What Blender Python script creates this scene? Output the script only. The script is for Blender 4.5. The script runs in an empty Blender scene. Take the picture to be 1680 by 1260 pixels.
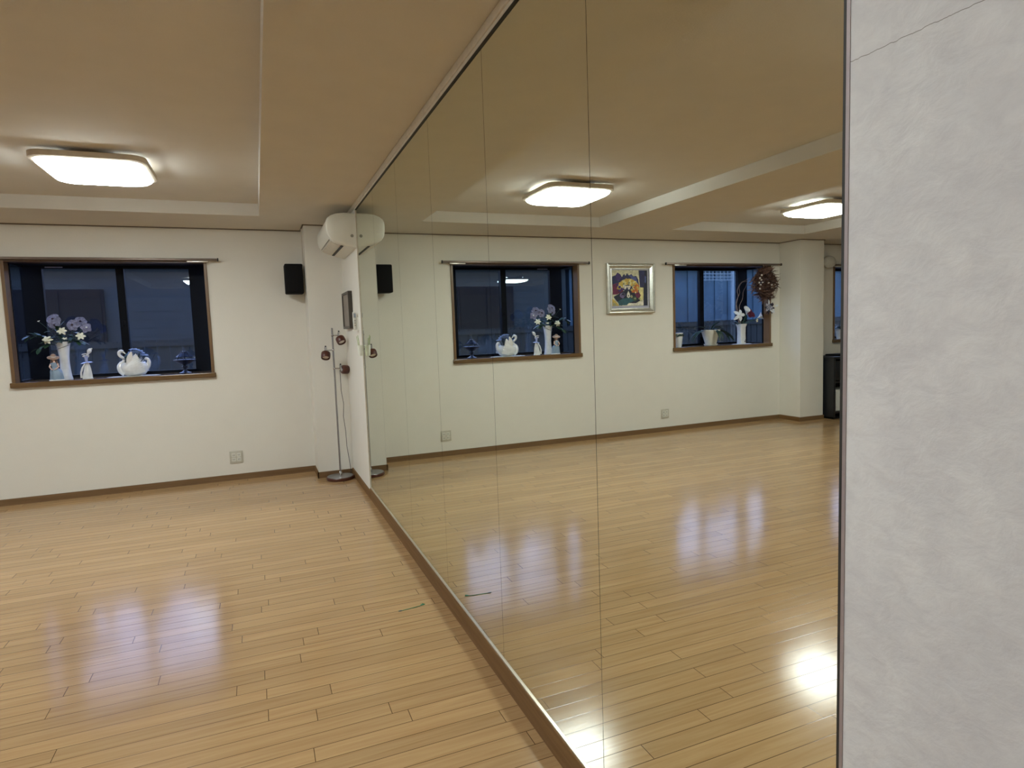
import bpy, bmesh, math, random
from mathutils import Vector, Matrix, Quaternion
random.seed(7)
C = bpy.context.scene.collection
PI = math.pi

# ------------------------------------------------------------------ dimensions (metres)
H = 2.45          # soffit height
HU = 2.555        # recessed ceiling height
D = 6.671         # far wall
F = 6.307         # face of the corner pillar
XL, YB = -9.4, -2.9

# ------------------------------------------------------------------ materials
MATS = {}
def base(name):
    m = bpy.data.materials.new(name); m.use_nodes = True
    nt = m.node_tree; b = nt.nodes['Principled BSDF']
    MATS[name] = m
    return m, nt, b
def mat(name, col, rough=.5, metal=0, var=.06, scale=30, bump=0, bscale=80, coat=0, trans=0, emis=None, es=0, ior=1.5):
    m, nt, b = base(name); N = nt.nodes; L = nt.links
    tc = N.new('ShaderNodeTexCoord'); nz = N.new('ShaderNodeTexNoise')
    nz.inputs['Scale'].default_value = scale; nz.inputs['Detail'].default_value = 4
    L.new(tc.outputs['Object'], nz.inputs['Vector'])
    mp = N.new('ShaderNodeMapRange'); mp.inputs['From Min'].default_value = .3; mp.inputs['From Max'].default_value = .7
    mp.inputs['To Min'].default_value = 1 - var; mp.inputs['To Max'].default_value = 1 + var
    L.new(nz.outputs['Fac'], mp.inputs['Value'])
    hs = N.new('ShaderNodeHueSaturation'); hs.inputs['Color'].default_value = (*col, 1)
    L.new(mp.outputs['Result'], hs.inputs['Value']); L.new(hs.outputs['Color'], b.inputs['Base Color'])
    b.inputs['Roughness'].default_value = rough; b.inputs['Metallic'].default_value = metal
    b.inputs['Coat Weight'].default_value = coat; b.inputs['Transmission Weight'].default_value = trans
    b.inputs['IOR'].default_value = ior
    if bump:
        n2 = N.new('ShaderNodeTexNoise'); n2.inputs['Scale'].default_value = bscale; n2.inputs['Detail'].default_value = 3
        L.new(tc.outputs['Object'], n2.inputs['Vector'])
        bp = N.new('ShaderNodeBump'); bp.inputs['Strength'].default_value = bump; bp.inputs['Distance'].default_value = .004
        L.new(n2.outputs['Fac'], bp.inputs['Height']); L.new(bp.outputs['Normal'], b.inputs['Normal'])
    if emis:
        b.inputs['Emission Color'].default_value = (*emis, 1); b.inputs['Emission Strength'].default_value = es
    return m

mat('wallpaper', (.72, .70, .64), .85, var=.010, scale=6, bump=.25, bscale=160)
mat('ceiling_paper', (.62, .585, .52), .9, var=.02, scale=5, bump=.15, bscale=150)
mat('black_gloss', (.010, .011, .014), .4)
mat('black_matt', (.006, .006, .007), .75, bump=.2, bscale=300, ior=1.25)
mat('aluminium_dark', (.004, .005, .008), .6, ior=1.2)
mat('trim_white', (.62, .58, .5), .5)
mat('white_plastic', (.68, .68, .62), .35, var=.01)
mat('white_plate', (.52, .50, .42), .45)
mat('grey_plastic', (.25, .25, .22), .5)
mat('chrome', (.6, .6, .62), .22, metal=1)
mat('steel', (.38, .38, .40), .35, metal=1)
mat('bronze', (.20, .155, .125), .4, metal=.7)
mat('pale_metal', (.75, .73, .66), .3, metal=.6)
mat('walnut', (.075, .02, .012), .35, scale=60, var=.2)
mat('porcelain', (.72, .74, .76), .15, coat=.6)
mat('porcelain_blue', (.22, .31, .42), .2, coat=.6)
mat('porcelain_lilac', (.33, .38, .62), .2, coat=.6)
mat('skin_porcelain', (.72, .50, .40), .25)
mat('hair_brown', (.12, .06, .035), .4)
mat('straw', (.38, .26, .2), .6)
mat('petal_cream', (.84, .85, .72), .6)
mat('petal_purple', (.20, .21, .35), .6, var=.45, scale=60)
mat('petal_white', (.72, .76, .82), .6)
mat('petal_dark', (.03, .015, .035), .7)
mat('petal_red', (.12, .012, .03), .6, var=.3)
mat('petal_blue', (.30, .39, .58), .6, var=.3, scale=80)
mat('leaf_dark', (.018, .045, .03), .45, var=.3)
mat('leaf_mid', (.03, .075, .04), .45, var=.3)
mat('leaf_pale', (.22, .30, .24), .5, var=.2)
mat('twig', (.30, .22, .19), .7, var=.2)
mat('dry_brown', (.085, .04, .03), .7, var=.35, scale=40)
mat('dry_brown_light', (.17, .095, .07), .7, var=.3, scale=40)
mat('pearl', (.75, .68, .62), .2, coat=.5)
mat('dark_silver', (.03, .04, .07), .3, metal=.5)
mat('lace', (.62, .62, .58), .8, bump=.5, bscale=400)
mat('green_tape', (.02, .16, .06), .5)
mat('translucent_plastic', (.72, .75, .68), .25)
mat('stick_green', (.36, .42, .25), .6)
mat('photo_grey', (.23, .20, .17), .45, var=.15, scale=14)
mat('frame_dark', (.05, .04, .03), .4)
mat('frame_silver', (.66, .66, .62), .28, metal=.75, var=.1)
mat('frame_mat', (.40, .40, .50), .6)
mat('rim_beige', (.62, .56, .46), .45)
mat('rubber', (.02, .02, .02), .6)
mat('lcd', (.30, .34, .38), .3)
mat('earth_outside', (.03, .03, .03), .95)
mat('house_wall', (.017, .026, .029), .9, var=.15, scale=2)
mat('house_wall_pale', (.038, .075, .108), .9, var=.25, scale=1.5)
mat('house_roof', (.012, .015, .017), .8)
mat('fence_wood', (.009, .013, .014), .9, var=.2, scale=5)
mat('lattice_white', (.16, .22, .26), .8)
mat('box_white', (.62, .63, .60), .5)
mat('pot_cream', (.62, .61, .54), .5)
mat('channel', (.62, .56, .46), .3, metal=.6)
mat('edge_metal', (.36, .31, .32), .4, metal=.3)
for n, c in (('p_cream', (.62, .60, .42)), ('p_navy', (.018, .02, .09)), ('p_deep', (.008, .012, .035)), ('p_purple', (.05, .02, .14)),
             ('p_wine', (.14, .01, .06)), ('p_yellow', (.60, .42, .08)), ('p_lemon', (.72, .66, .30)), ('p_orange', (.55, .16, .03)),
             ('p_teal', (.02, .10, .13)), ('p_green', (.05, .09, .05)), ('p_olive', (.30, .30, .16)), ('p_white', (.75, .72, .62)),
             ('p_mauve', (.16, .12, .26)), ('p_blue', (.07, .09, .28))):
    mat(n, c, .55, var=.25, scale=45, bump=.3, bscale=120)

def wood(name, c1, c2, rough=.35, axis=0):
    m, nt, b = base(name); N = nt.nodes; L = nt.links
    tc = N.new('ShaderNodeTexCoord'); mp = N.new('ShaderNodeMapping')
    sc = [60, 60, 60]; sc[axis] = 2.5; mp.inputs['Scale'].default_value = sc
    L.new(tc.outputs['Object'], mp.inputs['Vector'])
    nz = N.new('ShaderNodeTexNoise'); nz.inputs['Scale'].default_value = 1; nz.inputs['Detail'].default_value = 5
    L.new(mp.outputs['Vector'], nz.inputs['Vector'])
    cr = N.new('ShaderNodeValToRGB'); cr.color_ramp.elements[0].position = .3; cr.color_ramp.elements[1].position = .7
    cr.color_ramp.elements[0].color = (*c1, 1); cr.color_ramp.elements[1].color = (*c2, 1)
    L.new(nz.outputs['Fac'], cr.inputs['Fac']); L.new(cr.outputs['Color'], b.inputs['Base Color'])
    b.inputs['Roughness'].default_value = rough
    return m
wood('trim_wood', (.15, .085, .038), (.20, .118, .056), .35)
wood('trim_wood_y', (.16, .086, .034), (.21, .118, .048), .7, axis=1)
MATS['trim_wood_y'].node_tree.nodes['Principled BSDF'].inputs['IOR'].default_value = 1.25
wood('trim_wood_z', (.15, .085, .038), (.20, .118, .056), .35, axis=2)
wood('sill_wood', (.12, .07, .03), (.17, .10, .045), .12)
wood('jamb_wood', (.10, .06, .035), (.14, .085, .05), .35, axis=2)

def floor_mat():
    m, nt, b = base('floor_boards'); N = nt.nodes; L = nt.links
    def math_(op, a, bb=None, c=None):
        n = N.new('ShaderNodeMath'); n.operation = op
        for i, v in enumerate((a, bb, c)):
            if v is None: continue
            if isinstance(v, (int, float)): n.inputs[i].default_value = v
            else: L.new(v, n.inputs[i])
        return n.outputs[0]
    tc = N.new('ShaderNodeTexCoord'); sp = N.new('ShaderNodeSeparateXYZ'); L.new(tc.outputs['Object'], sp.inputs[0])
    W, LN = .0755, .91
    yy = math_('DIVIDE', sp.outputs['Y'], W); row = math_('FLOOR', yy); fy = math_('FRACT', yy)
    wn = N.new('ShaderNodeTexWhiteNoise'); wn.noise_dimensions = '1D'; L.new(row, wn.inputs['W'])
    xx = math_('ADD', math_('DIVIDE', sp.outputs['X'], LN), math_('MULTIPLY', wn.outputs['Value'], 7.3))
    colm = math_('FLOOR', xx); fx = math_('FRACT', xx)
    cv = N.new('ShaderNodeCombineXYZ'); L.new(row, cv.inputs[0]); L.new(colm, cv.inputs[1])
    w2 = N.new('ShaderNodeTexWhiteNoise'); w2.noise_dimensions = '2D'; L.new(cv.outputs[0], w2.inputs['Vector'])
    # distance to edges, in metres
    ey = math_('MULTIPLY', math_('MINIMUM', fy, math_('SUBTRACT', 1, fy)), W)
    ex = math_('MULTIPLY', math_('MINIMUM', fx, math_('SUBTRACT', 1, fx)), LN)
    e = math_('MINIMUM', ey, ex)
    gv = N.new('ShaderNodeMapRange'); gv.inputs['From Min'].default_value = .0006; gv.inputs['From Max'].default_value = .0018
    L.new(e, gv.inputs['Value'])
    # grain
    mp = N.new('ShaderNodeCombineXYZ')
    L.new(math_('ADD', math_('MULTIPLY', sp.outputs['X'], 1.6), math_('MULTIPLY', w2.outputs['Value'], 50)), mp.inputs[0])
    L.new(math_('MULTIPLY', sp.outputs['Y'], 34), mp.inputs[1])
    nz = N.new('ShaderNodeTexNoise'); nz.inputs['Scale'].default_value = 1.6; nz.inputs['Detail'].default_value = 6; nz.inputs['Distortion'].default_value = .7
    L.new(mp.outputs[0], nz.inputs['Vector'])
    cr = N.new('ShaderNodeValToRGB')
    cr.color_ramp.elements[0].position = .28; cr.color_ramp.elements[0].color = (.36, .215, .10, 1)
    cr.color_ramp.elements[1].position = .75; cr.color_ramp.elements[1].color = (.455, .30, .152, 1)
    L.new(nz.outputs['Fac'], cr.inputs['Fac'])
    hs = N.new('ShaderNodeHueSaturation'); L.new(cr.outputs['Color'], hs.inputs['Color'])
    L.new(math_('ADD', .91, math_('MULTIPLY', w2.outputs['Value'], .17)), hs.inputs['Value'])
    mx = N.new('ShaderNodeMix'); mx.data_type = 'RGBA'
    L.new(gv.outputs['Result'], mx.inputs['Factor']); mx.inputs['A'].default_value = (.07, .035, .015, 1); L.new(hs.outputs['Color'], mx.inputs['B'])
    L.new(mx.outputs['Result'], b.inputs['Base Color'])
    # gloss
    n3 = N.new('ShaderNodeTexNoise'); n3.inputs['Scale'].default_value = 3; L.new(tc.outputs['Object'], n3.inputs['Vector'])
    L.new(math_('ADD', .10, math_('MULTIPLY', n3.outputs['Fac'], .10)), b.inputs['Roughness'])
    b.inputs['IOR'].default_value = 1.43
    n4 = N.new('ShaderNodeTexNoise'); n4.inputs['Scale'].default_value = 1; n4.inputs['Detail'].default_value = 3
    m4 = N.new('ShaderNodeMapping'); m4.inputs['Scale'].default_value = (22, 90, 1); L.new(tc.outputs['Object'], m4.inputs['Vector']); L.new(m4.outputs[0], n4.inputs['Vector'])
    # slight tilt of each board
    hsum = math_('ADD', math_('MULTIPLY', gv.outputs['Result'], .18), math_('MULTIPLY', n4.outputs['Fac'], .28))
    tilt = math_('MULTIPLY', math_('MULTIPLY', math_('SUBTRACT', w2.outputs['Value'], .5), fy), .5)
    bp = N.new('ShaderNodeBump'); bp.inputs['Strength'].default_value = .4; bp.inputs['Distance'].default_value = .0009
    L.new(math_('ADD', hsum, tilt), bp.inputs['Height']); L.new(bp.outputs['Normal'], b.inputs['Normal'])
floor_mat()

def plaster_mat():
    m, nt, b = base('plaster_paper'); N = nt.nodes; L = nt.links
    tc = N.new('ShaderNodeTexCoord')
    mp = N.new('ShaderNodeMapping'); mp.inputs['Rotation'].default_value = (.7, 0, 0); mp.inputs['Scale'].default_value = (1, 22, 30); L.new(tc.outputs['Object'], mp.inputs['Vector'])
    nz = N.new('ShaderNodeTexNoise'); nz.inputs['Scale'].default_value = 1.1; nz.inputs['Detail'].default_value = 7; nz.inputs['Roughness'].default_value = .62; nz.inputs['Distortion'].default_value = .35
    L.new(mp.outputs[0], nz.inputs['Vector'])
    n2 = N.new('ShaderNodeTexNoise'); n2.inputs['Scale'].default_value = 5; n2.inputs['Detail'].default_value = 3; L.new(tc.outputs['Object'], n2.inputs['Vector'])
    mul = N.new('ShaderNodeMath'); mul.operation = 'MULTIPLY'; L.new(nz.outputs['Fac'], mul.inputs[0]); L.new(n2.outputs['Fac'], mul.inputs[1])
    cr = N.new('ShaderNodeValToRGB')
    cr.color_ramp.elements[0].position = .12; cr.color_ramp.elements[0].color = (.585, .58, .61, 1)
    cr.color_ramp.elements[1].position = .34; cr.color_ramp.elements[1].color = (.70, .70, .72, 1)
    L.new(mul.outputs[0], cr.inputs['Fac'])
    # one wallpaper seam running level along the wall
    sp = N.new('ShaderNodeSeparateXYZ'); L.new(tc.outputs['Object'], sp.inputs[0])
    w = N.new('ShaderNodeTexNoise'); w.noise_dimensions = '1D'; w.inputs['Scale'].default_value = 60; w.inputs['Detail'].default_value = 3; L.new(sp.outputs['Y'], w.inputs['W'])
    a = N.new('ShaderNodeMath'); a.operation = 'MULTIPLY_ADD'; L.new(w.outputs['Fac'], a.inputs[0]); a.inputs[1].default_value = .004; a.inputs[2].default_value = -1.7525
    s = N.new('ShaderNodeMath'); s.operation = 'ADD'; L.new(sp.outputs['Z'], s.inputs[0]); L.new(a.outputs[0], s.inputs[1])
    ab = N.new('ShaderNodeMath'); ab.operation = 'ABSOLUTE'; L.new(s.outputs[0], ab.inputs[0])
    mr = N.new('ShaderNodeMapRange'); mr.inputs['From Min'].default_value = .0002; mr.inputs['From Max'].default_value = .0007; L.new(ab.outputs[0], mr.inputs['Value'])
    mx = N.new('ShaderNodeMix'); mx.data_type = 'RGBA'; L.new(mr.outputs['Result'], mx.inputs['Factor'])
    mx.inputs['A'].default_value = (.20, .18, .18, 1); L.new(cr.outputs['Color'], mx.inputs['B']); L.new(mx.outputs['Result'], b.inputs['Base Color'])
    b.inputs['Roughness'].default_value = .8
    bp = N.new('ShaderNodeBump'); bp.inputs['Strength'].default_value = .7; bp.inputs['Distance'].default_value = .003
    L.new(nz.outputs['Fac'], bp.inputs['Height']); L.new(bp.outputs['Normal'], b.inputs['Normal'])
plaster_mat()

def mirror_mat():
    m, nt, b = base('mirror_glass')
    b.inputs['Base Color'].default_value = (.87, .895, .835, 1); b.inputs['Metallic'].default_value = 1; b.inputs['Roughness'].default_value = 0
    b.inputs['Specular Tint'].default_value = (.9, .93, .88, 1)
mirror_mat()
def glass_mat():
    m, nt, b = base('window_glass'); N = nt.nodes; L = nt.links
    out = N['Material Output']; N.remove(b)
    t = N.new('ShaderNodeBsdfTransparent'); t.inputs['Color'].default_value = (.88, .92, .95, 1)
    g = N.new('ShaderNodeBsdfGlossy'); g.inputs['Roughness'].default_value = 0; g.inputs['Color'].default_value = (.9, .95, 1, 1)
    # Schlick reflectance, the same from either side of the pane
    ge = N.new('ShaderNodeNewGeometry'); dt = N.new('ShaderNodeVectorMath'); dt.operation = 'DOT_PRODUCT'
    L.new(ge.outputs['Normal'], dt.inputs[0]); L.new(ge.outputs['Incoming'], dt.inputs[1])
    def mth(op, a, b_=None, c_=None):
        n = N.new('ShaderNodeMath'); n.operation = op
        for i, v in enumerate((a, b_, c_)):
            if v is None: continue
            if isinstance(v, (int, float)): n.inputs[i].default_value = v
            else: L.new(v, n.inputs[i])
        return n.outputs[0]
    fr = mth('MULTIPLY_ADD', mth('POWER', mth('SUBTRACT', 1, mth('ABSOLUTE', dt.outputs['Value'])), 5), .96, .04)
    mx = N.new('ShaderNodeMixShader'); L.new(fr, mx.inputs[0]); L.new(t.outputs[0], mx.inputs[1]); L.new(g.outputs[0], mx.inputs[2])
    L.new(mx.outputs[0], out.inputs['Surface'])
glass_mat()
def emit(name, col, s):
    m, nt, b = base(name)
    b.inputs['Base Color'].default_value = (.8, .8, .8, 1)
    b.inputs['Emission Color'].default_value = (*col, 1); b.inputs['Emission Strength'].default_value = s
emit('lamp_glow', (.93, 1.0, .99), 42)
emit('lamp_edge_glow', (.93, 1.0, .99), 30)
emit('lamp_side_glow', (.80, .92, 1.0), 120)

# ------------------------------------------------------------------ mesh helpers
class MB:
    def __init__(s): s.bm = bmesh.new(); s.mats = []
    def mi(s, m):
        if m not in s.mats: s.mats.append(m)
        return s.mats.index(m)
    def faces(s, vs, fs, m):
        i = s.mi(m); bv = [s.bm.verts.new(v) for v in vs]
        for f in fs:
            try:
                fc = s.bm.faces.new([bv[k] for k in f]); fc.material_index = i
            except ValueError: pass
        return bv
    def box(s, x0, x1, y0, y1, z0, z1, m, bev=0):
        x0, x1 = sorted((x0, x1)); y0, y1 = sorted((y0, y1)); z0, z1 = sorted((z0, z1))
        v = [(x0, y0, z0), (x1, y0, z0), (x1, y1, z0), (x0, y1, z0), (x0, y0, z1), (x1, y0, z1), (x1, y1, z1), (x0, y1, z1)]
        bv = s.faces(v, [(3, 2, 1, 0), (4, 5, 6, 7), (0, 1, 5, 4), (1, 2, 6, 5), (2, 3, 7, 6), (3, 0, 4, 7)], m)
        if bev:
            es = list({e for q in bv for e in q.link_edges})
            r = bmesh.ops.bevel(s.bm, geom=es, offset=bev, segments=2, affect='EDGES', profile=.5)
            for f in r['faces']: f.material_index = s.mi(m)
        return s
    def lathe(s, prof, m, c=(0, 0, 0), n=24, sx=1, sy=1, cap=True, M=None):
        vs = []; fs = []
        for r, z in prof:
            for k in range(n):
                a = 2 * PI * k / n; p = Vector((r * math.cos(a) * sx, r * math.sin(a) * sy, z))
                if M: p = M @ p
                vs.append(tuple(p + Vector(c)))
        q = len(prof)
        for j in range(q - 1):
            for k in range(n):
                k2 = (k + 1) % n; fs.append((j * n + k, j * n + k2, (j + 1) * n + k2, (j + 1) * n + k))
        if cap: fs.append(tuple(range(n))[::-1]); fs.append(tuple((q - 1) * n + k for k in range(n)))
        s.faces(vs, fs, m); return s
    def tube(s, pts, r, m, n=8):
        pts = [Vector(p) for p in pts]; rs = r if isinstance(r, (list, tuple)) else [r] * len(pts)
        vs = []; fs = []; up = Vector((.13, .27, 1)).normalized(); t0 = None
        for i, p in enumerate(pts):
            t = (pts[min(i + 1, len(pts) - 1)] - pts[max(i - 1, 0)]).normalized()
            if t0 is None:
                u = t.cross(up)
                if u.length < .05: u = t.cross(Vector((1, 0, 0)))
                u.normalize()
            else: u = (u - t * u.dot(t)).normalized()
            t0 = t; w = t.cross(u)
            for k in range(n):
                a = 2 * PI * k / n; vs.append(tuple(p + (u * math.cos(a) + w * math.sin(a)) * rs[i]))
        for j in range(len(pts) - 1):
            for k in range(n):
                k2 = (k + 1) % n; fs.append((j * n + k, j * n + k2, (j + 1) * n + k2, (j + 1) * n + k))
        fs.append(tuple(range(n))[::-1]); q = len(pts) - 1; fs.append(tuple(q * n + k for k in range(n)))
        s.faces(vs, fs, m); return s
    def ball(s, c, r, m, n=12, M=None):
        r = r if isinstance(r, (tuple, list)) else (r, r, r)
        pr = [(math.sin(PI * j / (n // 2 + 2)), -math.cos(PI * j / (n // 2 + 2))) for j in range(1, n // 2 + 2)]
        vs = []; fs = []
        for a_, z in pr:
            for k in range(n):
                a = 2 * PI * k / n; p = Vector((a_ * math.cos(a) * r[0], a_ * math.sin(a) * r[1], z * r[2]))
                if M: p = M @ p
                vs.append(tuple(p + Vector(c)))
        q = len(pr)
        for j in range(q - 1):
            for k in range(n):
                k2 = (k + 1) % n; fs.append((j * n + k, j * n + k2, (j + 1) * n + k2, (j + 1) * n + k))
        fs.append(tuple(range(n))[::-1]); fs.append(tuple((q - 1) * n + k for k in range(n)))
        s.faces(vs, fs, m); return s
    def leaf(s, p, d, up, length, width, m, droop=.3, n=6, tip=0, fold=.15, thick=0):
        """a blade starting at p along d, bending away from up; a few faces across"""
        d = Vector(d).normalized(); up = Vector(up); up = (up - d * up.dot(d)); up.normalize(); sd = d.cross(up)
        vs = []; fs = []; q = Vector(p); dirv = d.copy(); upv = up.copy()
        for i in range(n + 1):
            t = i / n; w = width * (math.sin(PI * min(max(t * .93 + .05, 0), 1)) ** .8) * .5
            if i == n: w = max(tip, .0005)
            vs += [tuple(q + sd * w), tuple(q - upv * w * fold), tuple(q - sd * w)]
            ang = -droop / n; R = Matrix.Rotation(ang, 3, sd); dirv = R @ dirv; upv = R @ upv
            q = q + dirv * (length / n)
        for i in range(n):
            a = i * 3; fs += [(a, a + 1, a + 4, a + 3), (a + 1, a + 2, a + 5, a + 4)]
        s.faces(vs, fs, m); return s
    def prism(s, poly, axis, a0, a1, m, capm=None):
        """poly: 2D points in the other two axes; extruded along axis from a0 to a1"""
        def P(u, v, a):
            return {0: (a, u, v), 1: (u, a, v), 2: (u, v, a)}[axis]
        n = len(poly); vs = [P(u, v, a0) for u, v in poly] + [P(u, v, a1) for u, v in poly]
        s.faces(vs, [(k, (k + 1) % n, n + (k + 1) % n, n + k) for k in range(n)] + [tuple(range(n))[::-1], tuple(range(n, 2 * n))], m)
        return s
    def obj(s, name, parent=None, smooth=True, ang=35, origin=None, fix=True):
        if fix: bmesh.ops.recalc_face_normals(s.bm, faces=s.bm.faces)
        me = bpy.data.meshes.new(name)
        if origin is not None:
            bmesh.ops.translate(s.bm, verts=s.bm.verts, vec=-Vector(origin))
        s.bm.to_mesh(me); s.bm.free()
        for m in s.mats: me.materials.append(MATS[m])
        if smooth and len(me.polygons):
            me.polygons.foreach_set('use_smooth', [True] * len(me.polygons)); me.set_sharp_from_angle(angle=math.radians(ang))
        o = bpy.data.objects.new(name, me); C.objects.link(o)
        if origin is not None: o.location = origin
        if parent is not None:
            o.parent = parent
            o.matrix_parent_inverse = Matrix.Identity(4)
            o.location = Vector(o.location) - world_loc(parent)
        return o
def world_loc(o):
    v = Vector(o.location)
    while o.parent: o = o.parent; v += Vector(o.location)
    return v
def part(mb, name, parent, label=None, **k):
    """mesh built in world coordinates, parented without moving"""
    o = mb.obj(name, None, **k)
    o.parent = parent; o.location = Vector(o.location) - world_loc(parent)
    if label: o['label'] = label
    return o
def thing(name, label, cat, loc=(0, 0, 0), group=None):
    o = bpy.data.objects.new(name, None); o.empty_display_size = .05; C.objects.link(o); o.location = loc
    o['label'] = label; o['category'] = cat
    if group: o['group'] = group
    return o
def tag(o, label, cat, group=None, kind=None):
    o['label'] = label; o['category'] = cat
    if group: o['group'] = group
    if kind: o['kind'] = kind
    return o
def struct(o, label=None, cat=None):
    o['kind'] = 'structure'
    if label: o['label'] = label
    if cat: o['category'] = cat
    return o
def copy_tree(o, parent=None):
    c = o.copy(); C.objects.link(c); c.parent = parent
    for ch in [x for x in list(bpy.data.objects) if x.parent == o]: copy_tree(ch, c)
    return c

def spline(pts, k=5):
    P_ = [Vector(p) for p in pts]; out = []
    for i in range(len(P_) - 1):
        a, b, c, d = P_[max(i - 1, 0)], P_[i], P_[i + 1], P_[min(i + 2, len(P_) - 1)]
        for j in range(k):
            u = j / k; out.append(.5 * ((2 * b) + (c - a) * u + (2 * a - 5 * b + 4 * c - d) * u * u + (3 * b - a - 3 * c + d) * u ** 3))
    out.append(P_[-1]); return out
def spread(v, k=5):
    o = []
    for i in range(len(v) - 1): o += [v[i] + (v[i + 1] - v[i]) * j / k for j in range(k)]
    return o + [v[-1]]
# ------------------------------------------------------------------ room shell
m = MB(); m.box(XL, 0.1, YB, D + .1, -.12, 0, 'floor_boards')
struct(m.obj('floor', smooth=False), 'glossy light oak strip flooring running toward the mirrors', 'floor')

xs = [XL, -5.63, -3.62, -2.68, -.725, .1]; ys = [YB, 0.0, 5.94, D + .1]
m = MB()
for i in range(5):
    for j in range(3):
        rec = (j == 1 and i in (1, 3)); z = HU if rec else H
        x0, x1, y0, y1 = xs[i], xs[i + 1], ys[j], ys[j + 1]
        m.faces([(x0, y0, z), (x1, y0, z), (x1, y1, z), (x0, y1, z)], [(0, 1, 2, 3)], 'ceiling_paper')
        if rec:
            for a, b in (((x0, y0), (x1, y0)), ((x1, y0), (x1, y1)), ((x1, y1), (x0, y1)), ((x0, y1), (x0, y0))):
                m.faces([(*a, H), (*b, H), (*b, z), (*a, z)], [(0, 1, 2, 3)], 'ceiling_paper')
m.box(XL, .1, YB, D + .1, 2.60, 2.72, 'ceiling_paper')
struct(m.obj('ceiling', smooth=False, fix=False), 'cream ceiling with two recessed rectangular trays', 'ceiling')

WIN = [(-2.81, -1.21), (-5.80, -4.17), (-8.60, -6.985)]
WZ0, WZ1 = 1.034, 2.145
m = MB(); edges = [XL]
for a, b in sorted(WIN): edges += [a, b]
edges.append(.1)
for i in range(len(edges) - 1):
    x0, x1 = edges[i], edges[i + 1]
    if i % 2 == 0: m.box(x0, x1, D, D + .12, 0, H, 'wallpaper')
    else:
        m.box(x0, x1, D, D + .12, 0, WZ0, 'wallpaper'); m.box(x0, x1, D, D + .12, WZ1, H, 'wallpaper')
struct(m.obj('wall_far', smooth=False), 'cream papered far wall holding the windows', 'wall')
m = MB().box(-.334, .0, F, D, 0, H, 'wallpaper'); struct(m.obj('wall_corner_pillar', smooth=False), 'cream boxed pillar in the corner beside the mirrors', 'wall')
m = MB().box(-6.385, -5.965, F, D, 0, H, 'wallpaper'); struct(m.obj('wall_left_pillar', smooth=False), 'cream boxed pillar left of the plant window', 'wall')
m = MB().box(0.0, .12, 5.262, D, 0, H, 'wallpaper').box(.02, .12, .684, 5.262, 0, H, 'wallpaper')
struct(m.obj('wall_right', smooth=False), 'cream papered wall carrying the mirrors', 'wall')
m = MB().box(0.0, .12, YB, .6725, 0, H, 'plaster_paper'); struct(m.obj('wall_near', smooth=False), 'white plaster-textured wall nearest the camera', 'wall')
m = MB().box(XL - .1, XL, YB, D + .12, 0, H, 'wallpaper'); struct(m.obj('wall_left', smooth=False))
m = MB().box(XL - .1, .12, YB - .1, YB, 0, H, 'wallpaper'); struct(m.obj('wall_back', smooth=False))

# baseboards (wood, slim)
BH = .058
m = MB().box(XL, -6.385, D - .01, D, 0, BH, 'trim_wood').box(-5.965, -.334, D - .01, D, 0, BH, 'trim_wood')
struct(m.obj('baseboard_far', smooth=False), 'brown wood baseboard along the far wall', 'baseboard')
m = MB().box(-.344, -.01, F - .01, F, 0, BH, 'trim_wood').box(-.344, -.334, F - .01, D - .01, 0, BH, 'trim_wood_y')
struct(m.obj('baseboard_corner_pillar', smooth=False), 'brown wood baseboard round the corner pillar', 'baseboard')
m = MB().box(-6.395, -5.955, F - .01, F, 0, BH, 'trim_wood').box(-5.965, -5.955, F, D - .01, 0, BH, 'trim_wood_y').box(-6.395, -6.385, F, D - .01, 0, BH, 'trim_wood_y')
struct(m.obj('baseboard_left_pillar', smooth=False), 'brown wood baseboard round the pillar left of the plant window', 'baseboard')
m = MB().box(-.012, 0, 5.262, F, 0, BH + .006, 'trim_wood_y').box(-.010, .018, .684, 5.262, 0, .0915, 'trim_wood_y')
struct(m.obj('baseboard_right', smooth=False), 'brown wood baseboard under the mirrors', 'baseboard')
m = MB().box(-.012, 0, YB, .6725, 0, BH, 'trim_wood_y'); struct(m.obj('baseboard_near', smooth=False))
m = MB().box(XL, XL + .01, YB, D - .01, 0, BH, 'trim_wood_y'); struct(m.obj('baseboard_left', smooth=False))
m = MB().box(XL, 0, YB, YB + .01, 0, BH, 'trim_wood'); struct(m.obj('baseboard_back', smooth=False))
# crown strips: a narrow dark bead where far wall meets ceiling
m = MB()
m.box(XL, -6.385, D - .012, D, H - .009, H - .001, 'bronze').box(-5.965, -.334, D - .012, D, H - .009, H - .001, 'bronze')
m.box(-.346, 0, F - .012, F, H - .009, H - .001, 'bronze').box(-.346, -.334, F, D - .012, H - .009, H - .001, 'bronze')
m.box(-6.397, -5.953, F - .012, F, H - .009, H - .001, 'bronze').box(-5.965, -5.953, F, D - .012, H - .009, H - .001, 'bronze')
struct(m.obj('trim_1', smooth=False), 'thin brown bead along the top of the far wall', 'trim')
m = MB(); m.box(-.015, .02, .684, 6.30, 2.418, H, 'trim_white', .003).box(-.007, .02, .684, 5.27, 2.404, 2.418, 'trim_white').box(-.0065, .02, .684, 5.26, 2.4005, 2.404, 'rubber')
struct(m.obj('trim_2', smooth=False), 'cream cornice strip above the mirrors', 'trim')
m = MB().box(-.0055, .02, .684, 5.262, .0915, .0975, 'channel'); struct(m.obj('trim_3', smooth=False), 'slim pale metal channel under the mirrors', 'trim')
m = MB().box(-.0012, .012, .6725, .6785, 0, 2.40, 'edge_metal').box(-.0005, .02, .6785, .684, 0, 2.40, 'rubber')
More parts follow.
